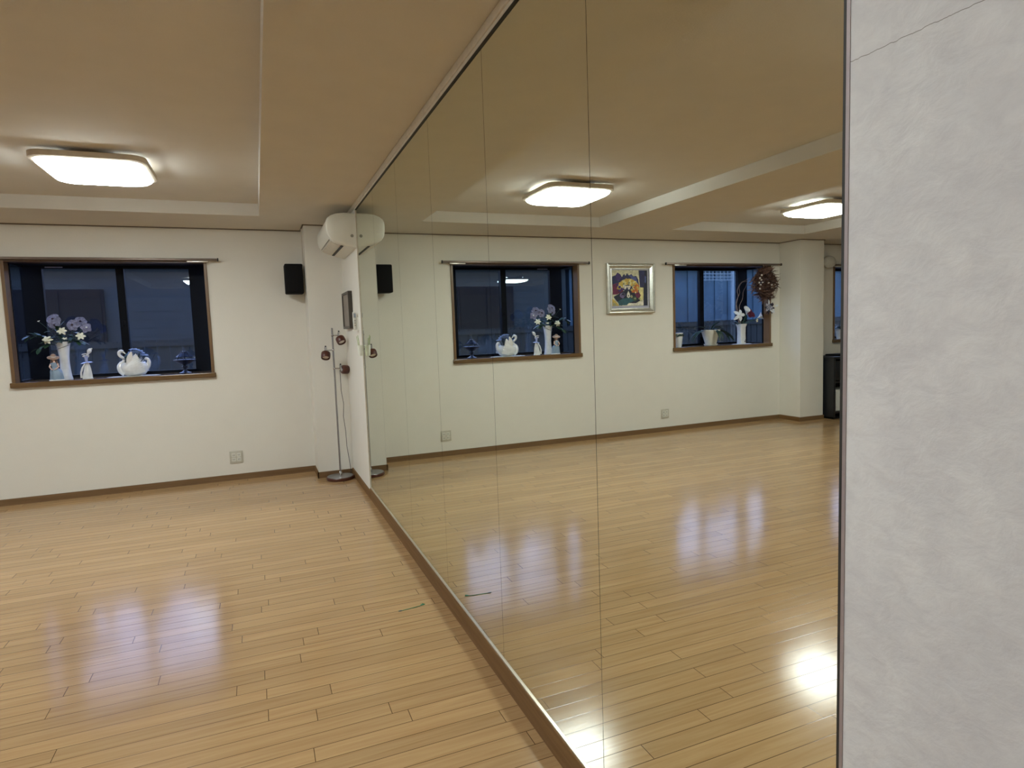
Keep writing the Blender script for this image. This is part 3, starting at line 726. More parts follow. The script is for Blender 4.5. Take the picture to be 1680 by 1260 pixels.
# seated lady figurine
def lady():
    x, y = -2.505, 6.715
    t = thing('seated_lady_figurine', 'porcelain lady in blue dress and brimmed hat, seated before the tall vase', 'figurine', (x, y, SZ))
    part(MB().lathe([(.052, 0), (.054, .004), (.052, .010), (.02, .012)], 'porcelain', (x + .012, y, SZ), 28, sx=1.15, sy=.7), 'base', t, label='white porcelain base')
    # skirt and bodice: one lofted dress
    prof = [(.051, .008, .010), (.050, .03, .010), (.047, .06, .010), (.044, .085, .008), (.037, .10, .006), (.022, .112, .002), (.021, .125, 0), (.027, .145, -.002), (.028, .155, -.002), (.016, .163, -.002)]
    m = MB(); n = 28; vs = []; fs = []
    for j, (r, z, ox) in enumerate(prof):
        for k in range(n):
            a = 2 * PI * k / n; fl = 1 + (.07 * math.cos(7 * a) if j < 5 else 0)
            vs.append((x + ox + r * fl * math.cos(a), y + r * .72 * fl * math.sin(a), SZ + z))
    for j in range(len(prof) - 1):
        for k in range(n): fs.append((j * n + k, j * n + (k + 1) % n, (j + 1) * n + (k + 1) % n, (j + 1) * n + k))
    fs.append(tuple(range(n))[::-1]); m.faces(vs, fs, 'porcelain_blue'); part(m, 'dress', t, ang=60, label='full blue dress')
    # body: shoulders, neck, head and arms in one skin
    m = MB().tube([(x, y, SZ + .15), (x, y, SZ + .162), (x, y - .001, SZ + .172), (x, y - .003, SZ + .180), (x, y - .004, SZ + .192), (x, y - .003, SZ + .204), (x, y - .002, SZ + .212)], [.018, .012, .0065, .010, .0165, .014, .004], 'skin_porcelain', 14)
    for s in (-1, 1):
        m.tube([(x + s * .024, y, SZ + .152), (x + s * .034, y - .012, SZ + .125), (x + s * .018, y - .030, SZ + .105), (x + s * .006, y - .036, SZ + .100)], [.008, .0065, .005, .0045], 'skin_porcelain', 8)
    m.ball((x, y - .020, SZ + .191), .003, 'skin_porcelain', 6)
    part(m, 'body', t, ang=80, label='pale pink head, neck and arms')
    m = MB().ball((x, y + .006, SZ + .195), (.019, .016, .019), 'hair_brown').tube([(x - .016, y, SZ + .19), (x - .02, y - .004, SZ + .165), (x - .016, y - .008, SZ + .145)], [.007, .008, .004], 'hair_brown').tube([(x + .016, y, SZ + .19), (x + .022, y - .004, SZ + .165), (x + .018, y - .008, SZ + .145)], [.007, .008, .004], 'hair_brown')
    part(m, 'hair', t)
    q = Matrix.Rotation(.35, 3, 'X') @ Matrix.Rotation(.12, 3, 'Y')
    part(MB().lathe([(.046, 0), (.047, .003), (.030, .009), (.022, .012), (.020, .026), (.010, .034), (.001, .035)], 'straw', (x - .004, y + .004, SZ + .205), 28, M=q), 'hat', t, label='wide-brimmed straw-brown hat')
    part(MB().lathe([(.0235, .010), (.0225, .018)], 'porcelain', (x - .004, y + .004, SZ + .205), 28, M=q, cap=False), 'hat_band', t, label='white hat band')
lady()
def dancer():
    x, y = -2.272, 6.77
    t = thing('dancer_figurine', 'slim white porcelain dancer leaning sideways, between vase and swan planter', 'figurine', (x, y, SZ))
    part(MB().lathe([(.042, 0), (.043, .005), (.038, .010), (.01, .012)], 'porcelain', (x, y, SZ), 24, sy=.75), 'base', t)
    m = MB()
    # long gown sweeping to one side
    cs = [(.038, .008, -.004), (.036, .03, -.002), (.031, .06, .0), (.026, .09, .002), (.020, .12, .003), (.014, .145, .002), (.010, .152, .002)]
    n = 20; vs = []; fs = []
    for r, z, ox in cs:
        for k in range(n):
            a = 2 * PI * k / n; rr = r * (1 + .12 * math.cos(5 * a)); vs.append((x + ox + rr * math.cos(a), y + rr * .65 * math.sin(a), SZ + z))
    for j in range(len(cs) - 1):
        for k in range(n): fs.append((j * n + k, j * n + (k + 1) % n, (j + 1) * n + (k + 1) % n, (j + 1) * n + k))
    fs.append(tuple(range(n))); m.faces(vs, fs, 'porcelain')
    m.tube([(x - .008, y - .018, SZ + .14), (x - .030, y - .024, SZ + .10), (x - .044, y - .022, SZ + .06), (x - .046, y - .012, SZ + .012)], [.007, .009, .008, .010], 'porcelain', 10)
    part(m, 'gown', t, ang=60)
    part(MB().lathe([(.048, .0), (.050, .003), (.030, .010), (.012, .014)], 'porcelain_lilac', (x + .002, y, SZ + .142), 24, sy=.6, M=Matrix.Rotation(-.12, 3, 'Y')), 'tutu', t, label='lilac blue waist frill')
    m = MB().tube([(x + .002, y, SZ + .15), (x, y, SZ + .175), (x + .002, y, SZ + .198), (x + .006, y, SZ + .208)], [.011, .012, .016, .008], 'porcelain_lilac', 12)
    part(m, 'bodice', t, ang=80, label='lilac blue bodice')
    m = MB().tube([(x + .006, y, SZ + .205), (x + .014, y, SZ + .222), (x + .022, y, SZ + .236), (x + .029, y, SZ + .250), (x + .035, y, SZ + .264), (x + .039, y, SZ + .276)], [.007, .006, .012, .019, .017, .005], 'porcelain', 14)
    m.tube([(x + .018, y - .002, SZ + .200), (x + .026, y - .02, SZ + .215), (x + .006, y - .028, SZ + .229), (x - .018, y - .024, SZ + .226), (x - .026, y - .02, SZ + .222)], [.006, .005, .0045, .004, .003], 'porcelain', 8)
    m.tube([(x - .010, y - .002, SZ + .200), (x - .022, y - .016, SZ + .207), (x - .010, y - .028, SZ + .213), (x + .010, y - .03, SZ + .210)], [.006, .005, .0045, .003], 'porcelain', 8)
    part(m, 'body', t, ang=80)
    part(MB().ball((x + .034, y + .006, SZ + .264), (.015, .014, .014), 'pot_cream').ball((x + .046, y + .008, SZ + .272), .008, 'pot_cream'), 'hair', t, label='cream hair bun')
dancer()
def swan():
    x, y = -1.90, 6.80
    t = thing('swan_planter', 'glossy white porcelain swan planter on a doily in the window', 'planter', (x, y, SZ + .004))
    z0 = SZ + .004
    m = MB(); n = 32; vs = []; fs = []
    prof = [(.045, 0), (.085, .010), (.112, .045), (.118, .075), (.105, .105), (.085, .120), (.078, .118), (.090, .09), (.06, .03)]
    for r, z in prof:
        for k in range(n):
            a = 2 * PI * k / n; vs.append((x + r * 1.03 * math.cos(a), y + r * .72 * math.sin(a), z0 + z + .010 * (1 if math.cos(a) < 0 else .6) * abs(math.cos(a)) * (z > .05)))
    for j in range(len(prof) - 1):
        for k in range(n): fs.append((j * n + k, j * n + (k + 1) % n, (j + 1) * n + (k + 1) % n, (j + 1) * n + k))
    fs.append(tuple(range(n))[::-1]); m.faces(vs, fs, 'porcelain'); part(m, 'bowl', t, ang=70)
    # breast and S-shaped neck with head tucked, at the left
    m = MB().tube(spline([(a, y - .012, z0 + b) for a, b in [(x - .07, .03), (x - .098, .055), (x - .113, .09), (x - .106, .118), (x - .088, .133), (x - .078, .15), (x - .084, .172), (x - .102, .186), (x - .113, .205), (x - .110, .225), (x - .094, .236), (x - .079, .230)]]),
                  spread([.038, .038, .028, .018, .014, .0125, .0125, .013, .014, .016, .015, .010]), 'porcelain', 14)
    part(m, 'neck', t, ang=80)
    part(MB().tube([(x - .082, y - .012, z0 + .229), (x - .068, y - .012, z0 + .216), (x - .060, y - .012, z0 + .206)], [.008, .006, .002], 'petal_cream', 8), 'beak', t)
    m = MB().tube(spline([(x + .08, y, z0 + .06), (x + .108, y, z0 + .085), (x + .122, y, z0 + .115), (x + .120, y, z0 + .145), (x + .104, y, z0 + .158), (x + .092, y, z0 + .148)]), spread([.038, .027, .019, .014, .013, .009]), 'porcelain', 14)
    part(m, 'tail', t, ang=80)
    for s in (-1, 1):
        m = MB()
        for k in range(12):
            u = k / 11
            p0 = (x - .072 + .020 * u, y + s * (.050 + .030 * math.sin(PI * min(u * 1.1, 1))), z0 + .030 + .085 * u)
            dv = (1, s * .10, .02 + 1.0 * u ** 1.3)
            m.leaf(p0, dv, (0, s, .25), .185 - .06 * u, .030, 'porcelain', droop=-.30 + .2 * u, n=8, tip=.005, fold=-.45)
        m.leaf((x - .045, y + s * .070, z0 + .115), (.42, 0, 1), (0, s, .1), .125, .044, 'porcelain', droop=-.35, n=8, tip=.004, fold=-.4)
        m.leaf((x - .02, y + s * .070, z0 + .11), (.75, 0, 1), (0, s, .1), .110, .040, 'porcelain', droop=-.35, n=8, tip=.004, fold=-.4)
        part(m, 'wing', t, ang=80, label='ridged feather wing')
    # blue and green bloom cluster standing in the planter
    m = MB(); rr = random.Random(5)
    for k in range(85):
        a = rr.uniform(0, 2 * PI); r = rr.uniform(0, .098); hx = x + .005 + r * math.cos(a); hy = y + .01 + r * .6 * math.sin(a)
        hz = z0 + .158 + .072 * (1 - (r / .10) ** 2) * rr.uniform(.5, 1) + (.024 if hx > x - .01 else 0)
        pm = 'petal_blue' if hx > x - .03 else ('leaf_pale' if rr.random() < .35 else 'leaf_mid')
        for q in range(5):
            th = 2 * PI * q / 5 + a; m.leaf((hx, hy, hz), (math.cos(th), math.sin(th) - .3, .35), (0, -.4, 1), .027, .021, pm, droop=.5, n=3, tip=.004)
        m.tube([(x + (hx - x) * .4, y, z0 + .09), (hx, hy, hz)], .0012, 'leaf_dark', 4)
    tag(m.obj('hydrangea_blooms'), 'clump of dusty blue and green artificial blooms filling the swan planter', 'flowers', kind='stuff')
swan()
def doily(cx, cy, r, lab, sx=1.4):
    m = MB(); n = 48; vs = [(cx, cy, SZ + .003)]; N_ = n
    for rr_, z in ((.5, .0028), (.92, .0024), (1, .0008)):
        for k in range(n):
            a = 2 * PI * k / n; w = rr_ * (1 + (.06 * math.cos(12 * a) if rr_ > .9 else 0)); vs.append((cx + r * sx * w * math.cos(a), cy + r * .9 * w * math.sin(a), SZ + z))
    fs = [(0, 1 + k, 1 + (k + 1) % n) for k in range(n)]
    for j in range(2):
        for k in range(n): fs.append((1 + j * n + k, 1 + j * n + (k + 1) % n, 1 + (j + 1) * n + (k + 1) % n, 1 + (j + 1) * n + k))
    m.faces(vs, fs, 'lace'); tag(m.obj('lace_doily'), lab, 'doily', 'doilies on the window sills')
doily(-1.905, 6.79, .13, 'white lace doily under the swan planter', 1.65)
doily(-5.41, 6.80, .10, 'white lace doily under the calla lily vase', 1.5)
# dark tiered ornament
def ornament():
    x, y = -1.478, 6.84
    t = thing('tiered_ornament', 'dark metal tiered lantern ornament at the right end of the swan sill', 'ornament', (x, y, SZ))
    part(MB().lathe([(.052, 0), (.055, .006), (.030, .014), (.012, .03), (.016, .05), (.028, .066), (.014, .078)], 'dark_silver', (x, y, SZ), 24), 'foot', t)
    part(MB().lathe([(.012, .078), (.05, .096), (.088, .122), (.100, .130), (.098, .134), (.06, .120), (.01, .108)], 'dark_silver', (x, y, SZ), 12), 'lower_tray', t)
    m = MB()
    for k in range(8):
        a = 2 * PI * k / 8; m.tube([(x + .096 * math.cos(a), y + .096 * math.sin(a), SZ + .13), (x + .07 * math.cos(a), y + .07 * math.sin(a), SZ + .165), (x + .02 * math.cos(a), y + .02 * math.sin(a), SZ + .215)], .003, 'dark_silver', 6)
    part(m, 'rib', t)
    part(MB().lathe([(.07, .158), (.074, .162), (.045, .185), (.026, .20), (.024, .212), (.008, .218), (.005, .25), (.001, .256)], 'dark_silver', (x, y, SZ), 12), 'lid', t)
ornament()

# ------------------------------------------------------------------ window 2: plants, vase, wreath
def small_pot():
    x, y = -4.335, 6.80
    t = thing('small_planter', 'small white pot with a dark green leaf garland at its rim', 'plant pot', (x, y, SZ))
    part(MB().lathe([(.046, 0), (.050, .01), (.056, .06), (.064, .12), (.066, .15), (.060, .165), (.070, .185), (.072, .19), (.066, .188), (.056, .165), (.05, .1), (.002, .09)], 'porcelain', (x, y, SZ), 28), 'pot', t)
    m = MB(); rr = random.Random(3)
    for k in range(26):
        a = 2 * PI * k / 26; m.leaf((x + .062 * math.cos(a), y + .062 * math.sin(a), SZ + .165 + rr.uniform(-.01, .01)), (math.cos(a + 1), math.sin(a + 1), -.3), (math.cos(a), math.sin(a), .3), .045, .022, 'leaf_dark', droop=.4)
    part(m, 'leaf_garland', t, label='dark green leaf garland')
small_pot()
def potted_plant():
    x, y = -4.885, 6.81
    t = thing('potted_plant', 'cream ridged pot of drooping dark strap leaves on the second window sill', 'potted plant', (x, y, SZ))
    part(MB().lathe([(.07, 0), (.085, .004), (.093, .022), (.088, .022), (.08, .01), (.002, .009)], 'pot_cream', (x, y, SZ), 32), 'saucer', t)
    pr = [(.068, .010)]
    for k in range(9): pr += [(.072 + .0055 * k, .02 + .019 * k), (.0745 + .0055 * k, .03 + .019 * k)]
    pr += [(.124, .195), (.124, .212), (.116, .212), (.112, .195), (.002, .19)]
    part(MB().lathe(pr, 'pot_cream', (x, y, SZ), 36), 'pot', t, ang=50)
    part(MB().lathe([(.11, .19), (.001, .198)], 'earth_outside', (x, y, SZ), 24), 'soil', t, label='dark soil')
    rr = random.Random(11); z = SZ + .195
    specs = [((1, -.2, .45), .42, .055, 1.5), ((-1, -.15, .40), .42, .065, 1.5), ((-1, .2, .55), .46, .06, 1.6), ((-.8, -.4, .35), .36, .06, 1.6), ((.15, -1, .8), .30, .05, 2.3), ((-.05, -.1, 1.2), .20, .045, 1.4), ((.5, .3, 1.0), .26, .045, 1.7), ((-.3, -.4, 1.1), .20, .045, 1.7), ((.9, .3, .45), .34, .055, 1.6), ((-.7, -.3, 1.0), .20, .04, 1.6), ((-.25, -1, .7), .28, .045, 2.4)]
    for dv, L_, w, dr in specs:
        part(MB().leaf((x + dv[0] * .02, y + dv[1] * .02, z), dv, (0, 0, 1), L_, w, 'leaf_dark', droop=dr, n=12, fold=.5), 'leaf', t)
potted_plant()
def vase2():
    x, y = -5.405, 6.80
    t = thing('tall_vase', 'white square-shouldered vase holding calla lilies in the wreath window', 'vase', (x, y, SZ + .003))
    m = MB(); rings = []
    for h, r, z in ((.046, .02, 0), (.047, .02, .01), (.044, .018, .14), (.047, .02, .23), (.060, .025, .268), (.062, .026, .275), (.056, .024, .272), (.042, .018, .24), (.040, .018, .05)):
        rings.append(sq_ring(h, r, SZ + .003 + z, 5))
    loft(m, rings, 'porcelain', (x, y), True, True); part(m, 'vase_body', t, ang=40)
    part(MB().ball((x - .022, y - .046, SZ + .035), (.010, .003, .012), 'petal_dark').ball((x - .03, y - .046, SZ + .055), (.005, .002, .008), 'petal_dark'), 'painted_motif', t, label='small dark painted motif')
    f = lambda dx, dy=0: (x + dx, y + dy, SZ + .24)
    flower('white_orchid', (-5.325, 6.74, 1.475), f(.01, -.01), 5, .098, .046, 'petal_white', 'petal_white', (.35, -1, .1), 'broad five-petalled white bloom leaning from the calla vase', 'flower', None, .1, 1, (), seedv=21)
    # calla lily
    def calla(hx, hy, hz, fx, fy, h, r, lab, tilt):
        g = thing('calla_lily', lab, 'flower', f(fx, fy), 'calla lilies in the square-shouldered vase')
        b0 = Vector((hx, hy, hz)); part(MB().tube([f(fx, fy), tuple((b0 + Vector(f(fx, fy))) / 2 + Vector((0, 0, .02))), tuple(b0)], .004, 'leaf_mid', 6), 'stem', g)
        q = Matrix.Rotation(tilt, 3, 'Y') @ Matrix.Rotation(.3, 3, 'X')
        m = MB(); n = 16; vs = []; fs = []
        for j in range(6):
            u = j / 5
            for k in range(n + 1):
                a = -PI * .92 + 2 * PI * .92 * k / n; rr = r * (.12 + u ** 1.4) * (1 + .1 * u); zz = h * u + (.35 * h * u * u * math.cos(a))
                p = q @ Vector((rr * math.sin(a), -rr * math.cos(a) * -1, zz)); vs.append(tuple(b0 + p))
        for j in range(5):
            for k in range(n): fs.append((j * (n + 1) + k, j * (n + 1) + k + 1, (j + 1) * (n + 1) + k + 1, (j + 1) * (n + 1) + k))
        m.faces(vs, fs, 'petal_white'); part(m, 'petal', g, ang=80)
        e = b0 + q @ Vector((0, 0, h * .8)); part(MB().tube([tuple(b0), tuple(e)], .004, 'petal_cream', 6), 'spadix', g)
    calla(-5.475, 6.78, 1.475, -.01, 0, .085, .036, 'upright white calla lily standing tall in the square-shouldered vase', .1)
    calla(-5.655, 6.76, 1.425, -.02, 0, .075, .045, 'cream calla lily bending out to the wreath side of the vase', -1.1)
    for k, (hx, hz, lab) in enumerate(((-5.56, 1.525, 'dark red ruffled bloom just under the curly twigs'), (-5.60, 1.475, 'lower dark red ruffled bloom behind the cream calla'), (-5.535, 1.475, 'dark red ruffled bloom nearest the upright white calla'))):
        flower('red_bloom', (hx, 6.80 - .01 * k, hz), f(-.01, .01), 7, .046, .038, 'petal_red', 'petal_red', (-.1, -1, .4), lab, 'flower', 'dark red blooms in the calla vase', .5, 2, (), seedv=30 + k)
    flower('peach_bloom', (-5.635, 6.74, 1.395), f(-.02, -.02), 6, .030, .018, 'petal_cream', 'dry_brown_light', (-.2, -1, -.1), 'small peach bloom hanging under the cream calla lily', 'flower', None, .3, 1, (), seedv=41)
    g = thing('leaf_tuft', 'tuft of dark leaves at the mouth of the calla vase', 'leaves', f(0), None)
    rr = random.Random(8)
    for k in range(12):
        a = 2 * PI * k / 12; part(MB().leaf(f(.02 * math.cos(a), .02 * math.sin(a)), (math.cos(a), .7 * math.sin(a), 1.3), (0, 0, 1), rr.uniform(.12, .2), .03, 'leaf_mid' if k % 2 else 'leaf_dark', droop=.9), 'leaf', g)
    tw = [[(-5.40, 6.83, 1.32), (-5.385, 6.86, 1.50), (-5.39, 6.88, 1.62), (-5.425, 6.88, 1.74), (-5.41, 6.88, 1.82), (-5.47, 6.88, 1.92), (-5.56, 6.87, 1.96), (-5.61, 6.86, 1.99)],
          [(-5.41, 6.83, 1.32), (-5.44, 6.86, 1.50), (-5.445, 6.88, 1.60), (-5.50, 6.88, 1.70), (-5.515, 6.88, 1.80), (-5.56, 6.88, 1.87), (-5.60, 6.87, 1.98)],
          [(-5.41, 6.84, 1.32), (-5.41, 6.87, 1.52), (-5.40, 6.89, 1.66), (-5.46, 6.89, 1.78), (-5.45, 6.89, 1.86), (-5.50, 6.88, 1.93), (-5.58, 6.87, 1.94)]]
    for k, pts in enumerate(tw):
        out = spline(pts)
        o = MB().tube(out, [.0042 * (1 - .6 * i / len(out)) for i in range(len(out))], 'twig', 6).obj('curly_twig')
        tag(o, ['outermost curly willow twig over the calla vase', 'curly willow twig closest to the wreath over the calla vase', 'middle curly willow twig over the calla vase'][k], 'twig', 'curly willow twigs in the calla vase')
vase2()
def wreath():
    cx, cy, cz = -5.60, 6.575, 1.895
    t = thing('wreath', 'shaggy brown vine wreath with pearl baubles hanging at the window corner', 'wreath', (cx, cy, cz))
    rr = random.Random(2)
    part(MB().tube([(cx, 6.60, 2.14), (cx - .01, cy, 2.08), (cx, cy, 2.02)], .003, 'twig', 6), 'hanger', t)
    m = MB()
    for k in range(560):
        a = rr.uniform(0, 2 * PI); r = .17 * rr.uniform(.0, 1) ** .6 ; px = cx + r * math.cos(a) * .95; pz = cz + r * math.sin(a) * 1.2
        th = a + rr.choice((-1, 1)) * rr.uniform(.9, 1.7); dv = (math.cos(th), rr.uniform(-.7, .1), math.sin(th) - .25)
        m.leaf((px, cy + rr.uniform(-.04, .05), pz), dv, (rr.uniform(-.3, .3), -1, .2), rr.uniform(.09, .16), rr.uniform(.007, .017), 'dry_brown' if rr.random() < .6 else 'dry_brown_light', droop=rr.choice((-1, 1)) * rr.uniform(.6, 2.4), n=7)
    part(m, 'vine_foliage', t)
    m = MB()
    for k in range(14):
        a = rr.uniform(0, 2 * PI); pts = []
        for i in range(14):
            b = a + i * .24; r = .12 + .05 * math.sin(i * .8 + k); pts.append((cx + r * math.cos(b), cy - .02 + .03 * math.sin(i + k), cz + 1.2 * r * math.sin(b)))
        m.tube(pts, .003, 'dry_brown', 5)
    for k in range(7):
        m.tube([(cx - .10, cy, cz + .15 - .03 * k), (cx - .19 - .006 * k, cy - .02, cz + .10 - .03 * k), (cx - .235 + .01 * k, cy - .01, cz - .02 - .03 * k), (cx - .225 + .02 * k, cy, cz - .12 - .01 * k)], .0016, 'dry_brown_light', 4)
    part(m, 'vine', t)
    for dx, dz in ((.13, .06), (.105, .035), (.085, .0), (.145, .0), (.12, -.03), (-.02, -.005), (-.075, -.03), (-.075, -.065), (.13, -.08), (.10, .10)):
        part(MB().ball((cx + dx, cy - .055, cz + dz), .0135, 'pearl', 10), 'bauble', t, label='small pearly bauble')
    # lower dried bloom
    g = thing('dried_flower_bunch', 'silvery dried bloom bunch hanging below the brown wreath', 'dried flowers', (-5.70, 6.585, 1.56))
    part(MB().tube([(cx - .02, cy, cz - .14), (-5.66, 6.585, 1.66), (-5.70, 6.585, 1.60)], .003, 'twig', 6), 'stem', g)
    m = MB()
    for k in range(16):
        th = 2 * PI * k / 8 + (.4 if k > 7 else 0); m.leaf((-5.665, 6.57, 1.565), (math.cos(th), -.35, math.sin(th)), (0, -1, 0), .075 - .02 * (k > 7), .035, 'dark_silver' if k % 3 == 0 else 'frame_mat', droop=.4)
    part(m, 'petals', g)
    m = MB()
    for dx, dz, tx, tz in ((0, .04, .02, .08), (-.06, -.02, -.05, -.09), (-.10, .01, -.10, .03), (-.02, -.04, -.12, -.06)):
        m.leaf((-5.67 + dx, 6.56, 1.565 + dz), (tx, -.02, tz), (0, -1, 0), .07, .028, 'petal_white', droop=.3)
    part(m, 'pale_leaf', g, label='pale leaves')
    m = MB()
    for k in range(9):
        th = rr.uniform(0, 2 * PI); m.leaf((-5.71, 6.59, 1.56), (math.cos(th), -.2, math.sin(th)), (0, -1, 0), .10, .03, 'petal_dark', droop=.5)
    part(m, 'dark_leaf', g, label='blackish leaves')
wreath()
def spider_plant():
    x, y = -7.36, 6.84
    t = thing('spider_plant', 'dark arching strap-leaved plant on the sill above the black cabinet', 'potted plant', (x, y, SZ))
    part(MB().lathe([(.06, 0), (.065, .01), (.08, .13), (.085, .14), (.076, .14), (.07, .12), (.002, .11)], 'pot_cream', (x, y, SZ), 24), 'pot', t)
    for k in range(12):
        a = 2 * PI * k / 12; part(MB().leaf((x, y, SZ + .12), (math.cos(a), .5 * math.sin(a), 1.7), (0, 0, 1), .36, .028, 'leaf_dark', droop=2.4, n=12), 'leaf', t)
spider_plant()

# ------------------------------------------------------------------ wall light, cabinet, box, tape
t = thing('wall_light', 'cream half-round wall light just past the left pillar in the mirror', 'wall light', (-6.80, D, 2.19))
part(MB().box(-6.84, -6.76, D - .02, D, 2.14, 2.24, 'trim_white', .005), 'wall_plate', t)
part(MB().ball((-6.81, D - .075, 2.187), (.115, .072, .088), 'pot_cream', 28), 'lamp_shade', t)
t = thing('cabinet', 'black open-front cabinet standing past the left pillar in the mirror', 'cabinet', (-7.1, 6.4, 0))
x0, x1, y0, y1 = -7.85, -6.43, 6.17, 6.60
for x in (x0, x1 - .035): part(MB().box(x, x + .035, y0, y1, .03, .83, 'black_gloss', .003), 'side_panel', t)
part(MB().box(-7.16, -7.13, y0, y1, .11, .82, 'black_gloss'), 'divider', t, smooth=False)
part(MB().box(x0 - .01, x1 + .01, y0 - .01, y1, .83, .86, 'black_gloss', .003), 'top', t)
part(MB().box(x0 + .036, x1 - .036, y0 + .01, y1, .08, .105, 'black_gloss'), 'shelf', t, smooth=False)
part(MB().box(x0 + .036, x1 - .036, y0 + .01, y1, .50, .52, 'black_gloss'), 'shelf', t, smooth=False)
part(MB().box(x0 + .036, x1 - .036, y1 - .012, y1, .03, .83, 'black_matt'), 'back_panel', t, smooth=False)
part(MB().box(x0 + .03, x1 - .03, y0 + .03, y1 - .03, 0, .03, 'black_matt'), 'plinth', t, smooth=False)
part(MB().box(-7.10, -6.475, y0 + .0, y0 + .012, .54, .80, 'black_gloss', .003), 'drawer', t)
tag(MB().box(-6.98, -6.53, 6.22, 6.52, .106, .40, 'box_white', .01).obj('storage_box'), 'pale grey box inside the black cabinet', 'box')
tag(MB().box(-6.90, -6.62, 6.26, 6.48, .861, .885, 'black_matt', .006).obj('disc_player'), 'flat black player lying on the black cabinet', 'player')
m = MB(); m.tube([(-.246, 3.013, .0016), (-.20, 3.017, .0016), (-.16, 3.022, .0016), (-.12, 3.03, .0016), (-.108, 3.034, .0016), (-.118, 3.048, .0016)], .0018, 'green_tape', 6).ball((-.238, 3.014, .002), (.012, .006, .002), 'leaf_dark', 8).box(-.128, -.112, 3.03, 3.045, .0002, .0012, 'green_tape')
tag(m.obj('tape_scrap'), 'thin green tape scrap on the floor near the mirrors', 'tape')

# ------------------------------------------------------------------ outside
m = MB().box(-40, 30, D + .5, 60, -.6, -.45, 'earth_outside'); struct(m.obj('ground_outside', smooth=False), 'dark ground outside the windows', 'ground')
t = thing('neighbour_house', 'dark low house across the yard, behind the swan window', 'building', (4, 14, -.45))
m = MB().box(-5.9, 14, 13.0, 18, -.45, 2.74, 'house_wall')
for k in range(20): m.box(-5.9, 14, 12.995, 13.0, -.3 + k * .15, -.294 + k * .15, 'house_wall')
part(m, 'wall', t, smooth=False)
part(MB().box(-6.0, 14.3, 12.75, 18.3, 2.74, 2.84, 'house_roof'), 'roof', t, smooth=False)
for wx in (-3.9, .2):
    f_ = part(MB().box(wx - .65, wx + .65, 12.93, 12.97, 1.20, 2.35, 'aluminium_dark'), 'window', t, smooth=False)
    part(MB().box(wx - .60, wx - .02, 12.92, 12.93, 1.25, 2.30, 'black_matt').box(wx + .02, wx + .60, 12.92, 12.93, 1.25, 2.30, 'black_matt'), 'pane', f_, smooth=False)
t = thing('neighbour_house', 'paler low house across the yard, behind the wreath window', 'building', (-18, 14, -.45))
m = MB().box(-32, -6.1, 13.2, 18, -.45, 2.76, 'house_wall_pale')
for k in range(60): m.box(-32 + k * .43, -31.86 + k * .43, 13.17, 13.2, -.45, 2.76, 'house_wall_pale')
part(m, 'wall', t, smooth=False)
part(MB().box(-32.3, -6.05, 13.0, 18.3, 2.76, 2.86, 'house_roof'), 'roof', t, smooth=False)
f_ = part(MB().box(-9.0, -7.6, 13.1, 13.17, .9, 2.2, 'house_roof'), 'window', t, smooth=False)
part(MB().box(-8.95, -8.32, 13.08, 13.1, .95, 2.15, 'black_matt').box(-8.28, -7.65, 13.08, 13.1, .95, 2.15, 'black_matt'), 'pane', f_, smooth=False)
t = thing('board_fence', 'dark vertical board fence in the yard outside the windows', 'fence', (-6, 9.6, -.45))
m = MB(); x = -16.0
while x < 6:
    m.box(x, x + .135, 9.6, 9.62, -.45, 1.42 + .006 * math.sin(x * 3), 'fence_wood'); x += .15
part(m, 'board_panel', t, smooth=False)
part(MB().box(-16, 6, 9.57, 9.60, 1.33, 1.39, 'fence_wood').box(-16, 6, 9.57, 9.60, .1, .16, 'fence_wood'), 'fence_rail', t, smooth=False)
t = thing('lattice_screen', 'pale lattice screen catching the dusk outside the wreath window', 'lattice', (-7.6, 9.9, -.45))
part(MB().box(-8.06, -8.02, 9.9, 9.94, -.45, 2.52, 'lattice_white').box(-7.24, -7.20, 9.9, 9.94, -.45, 2.52, 'lattice_white'), 'post', t, smooth=False)
m = MB()
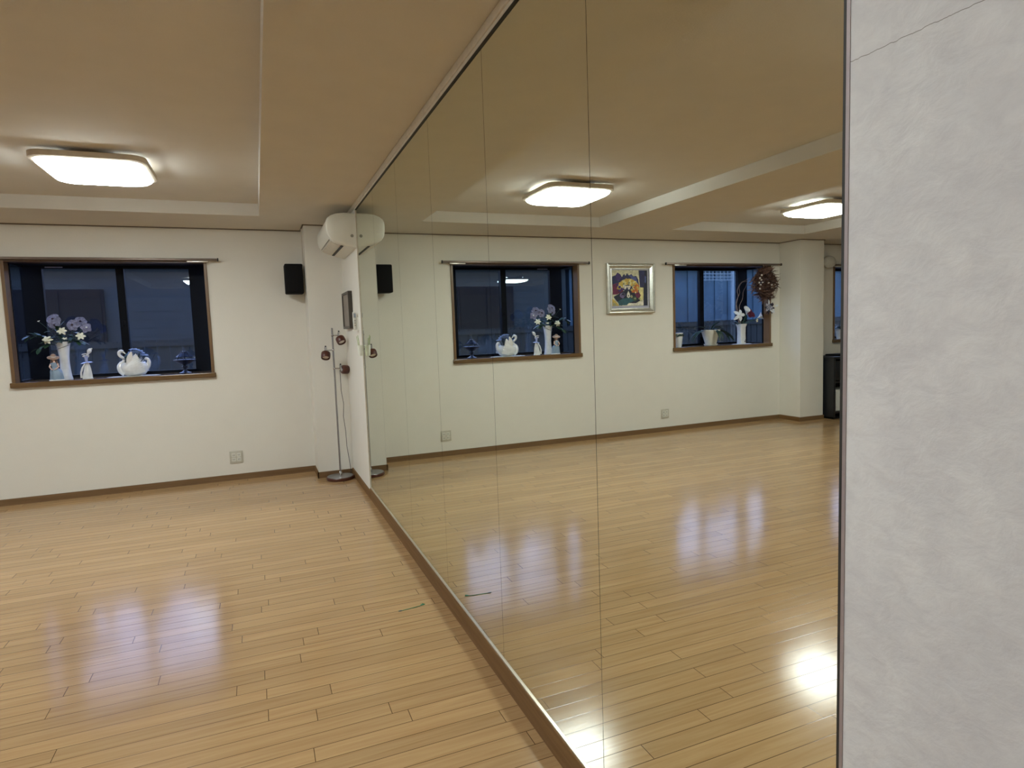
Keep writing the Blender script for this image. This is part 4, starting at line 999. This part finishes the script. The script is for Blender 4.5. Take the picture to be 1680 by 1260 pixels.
for k in range(9): m.box(-8.0 + k * .09, -7.99 + k * .09, 9.9, 9.91, 2.20, 2.52, 'lattice_white')
for k in range(6): m.box(-8.02, -7.24, 9.885, 9.9, 2.21 + k * .06, 2.222 + k * .06, 'lattice_white')
part(m, 'lattice_panel', t, smooth=False)

# ------------------------------------------------------------------ world: blue dusk
w = bpy.data.worlds.new('dusk'); bpy.context.scene.world = w; w.use_nodes = True
nt = w.node_tree; N = nt.nodes; L = nt.links; bg = N['Background']
tc = N.new('ShaderNodeTexCoord'); sp = N.new('ShaderNodeSeparateXYZ'); L.new(tc.outputs['Generated'], sp.inputs[0])
cr = N.new('ShaderNodeValToRGB'); L.new(sp.outputs['Z'], cr.inputs['Fac'])
cr.color_ramp.elements[0].position = 0; cr.color_ramp.elements[0].color = (.46, .51, .72, 1)
cr.color_ramp.elements[1].position = .8; cr.color_ramp.elements[1].color = (.22, .34, .80, 1)
L.new(cr.outputs['Color'], bg.inputs['Color']); bg.inputs['Strength'].default_value = 5.2

# ------------------------------------------------------------------ camera
cam = bpy.data.cameras.new('camera'); co = bpy.data.objects.new('camera', cam); C.objects.link(co)
rt = Vector((0.92457522, -0.37934323, -0.03548766)); up = Vector((0.0656446, 0.06685719, 0.99560077)); fw = Vector((0.37530181, 0.92283738, -0.08671634))
M = Matrix(((rt.x, up.x, -fw.x), (rt.y, up.y, -fw.y), (rt.z, up.z, -fw.z)))
co.matrix_world = Matrix.Translation((-.8167, 0, 1.3843)) @ M.to_4x4()
cam.sensor_fit = 'HORIZONTAL'; cam.sensor_width = 36; cam.lens = 1020.9 * 36 / 1680; cam.clip_start = .05; cam.clip_end = 200
S = bpy.context.scene; S.camera = co
S.view_settings.view_transform = 'Standard'; S.view_settings.look = 'None'; S.view_settings.gamma = 1; S.view_settings.exposure = 0
S.cycles.max_bounces = 12; S.cycles.glossy_bounces = 8; S.cycles.diffuse_bounces = 6; S.cycles.transparent_max_bounces = 16
S.cycles.sample_clamp_indirect = 0; S.cycles.caustics_reflective = True; S.cycles.blur_glossy = 0
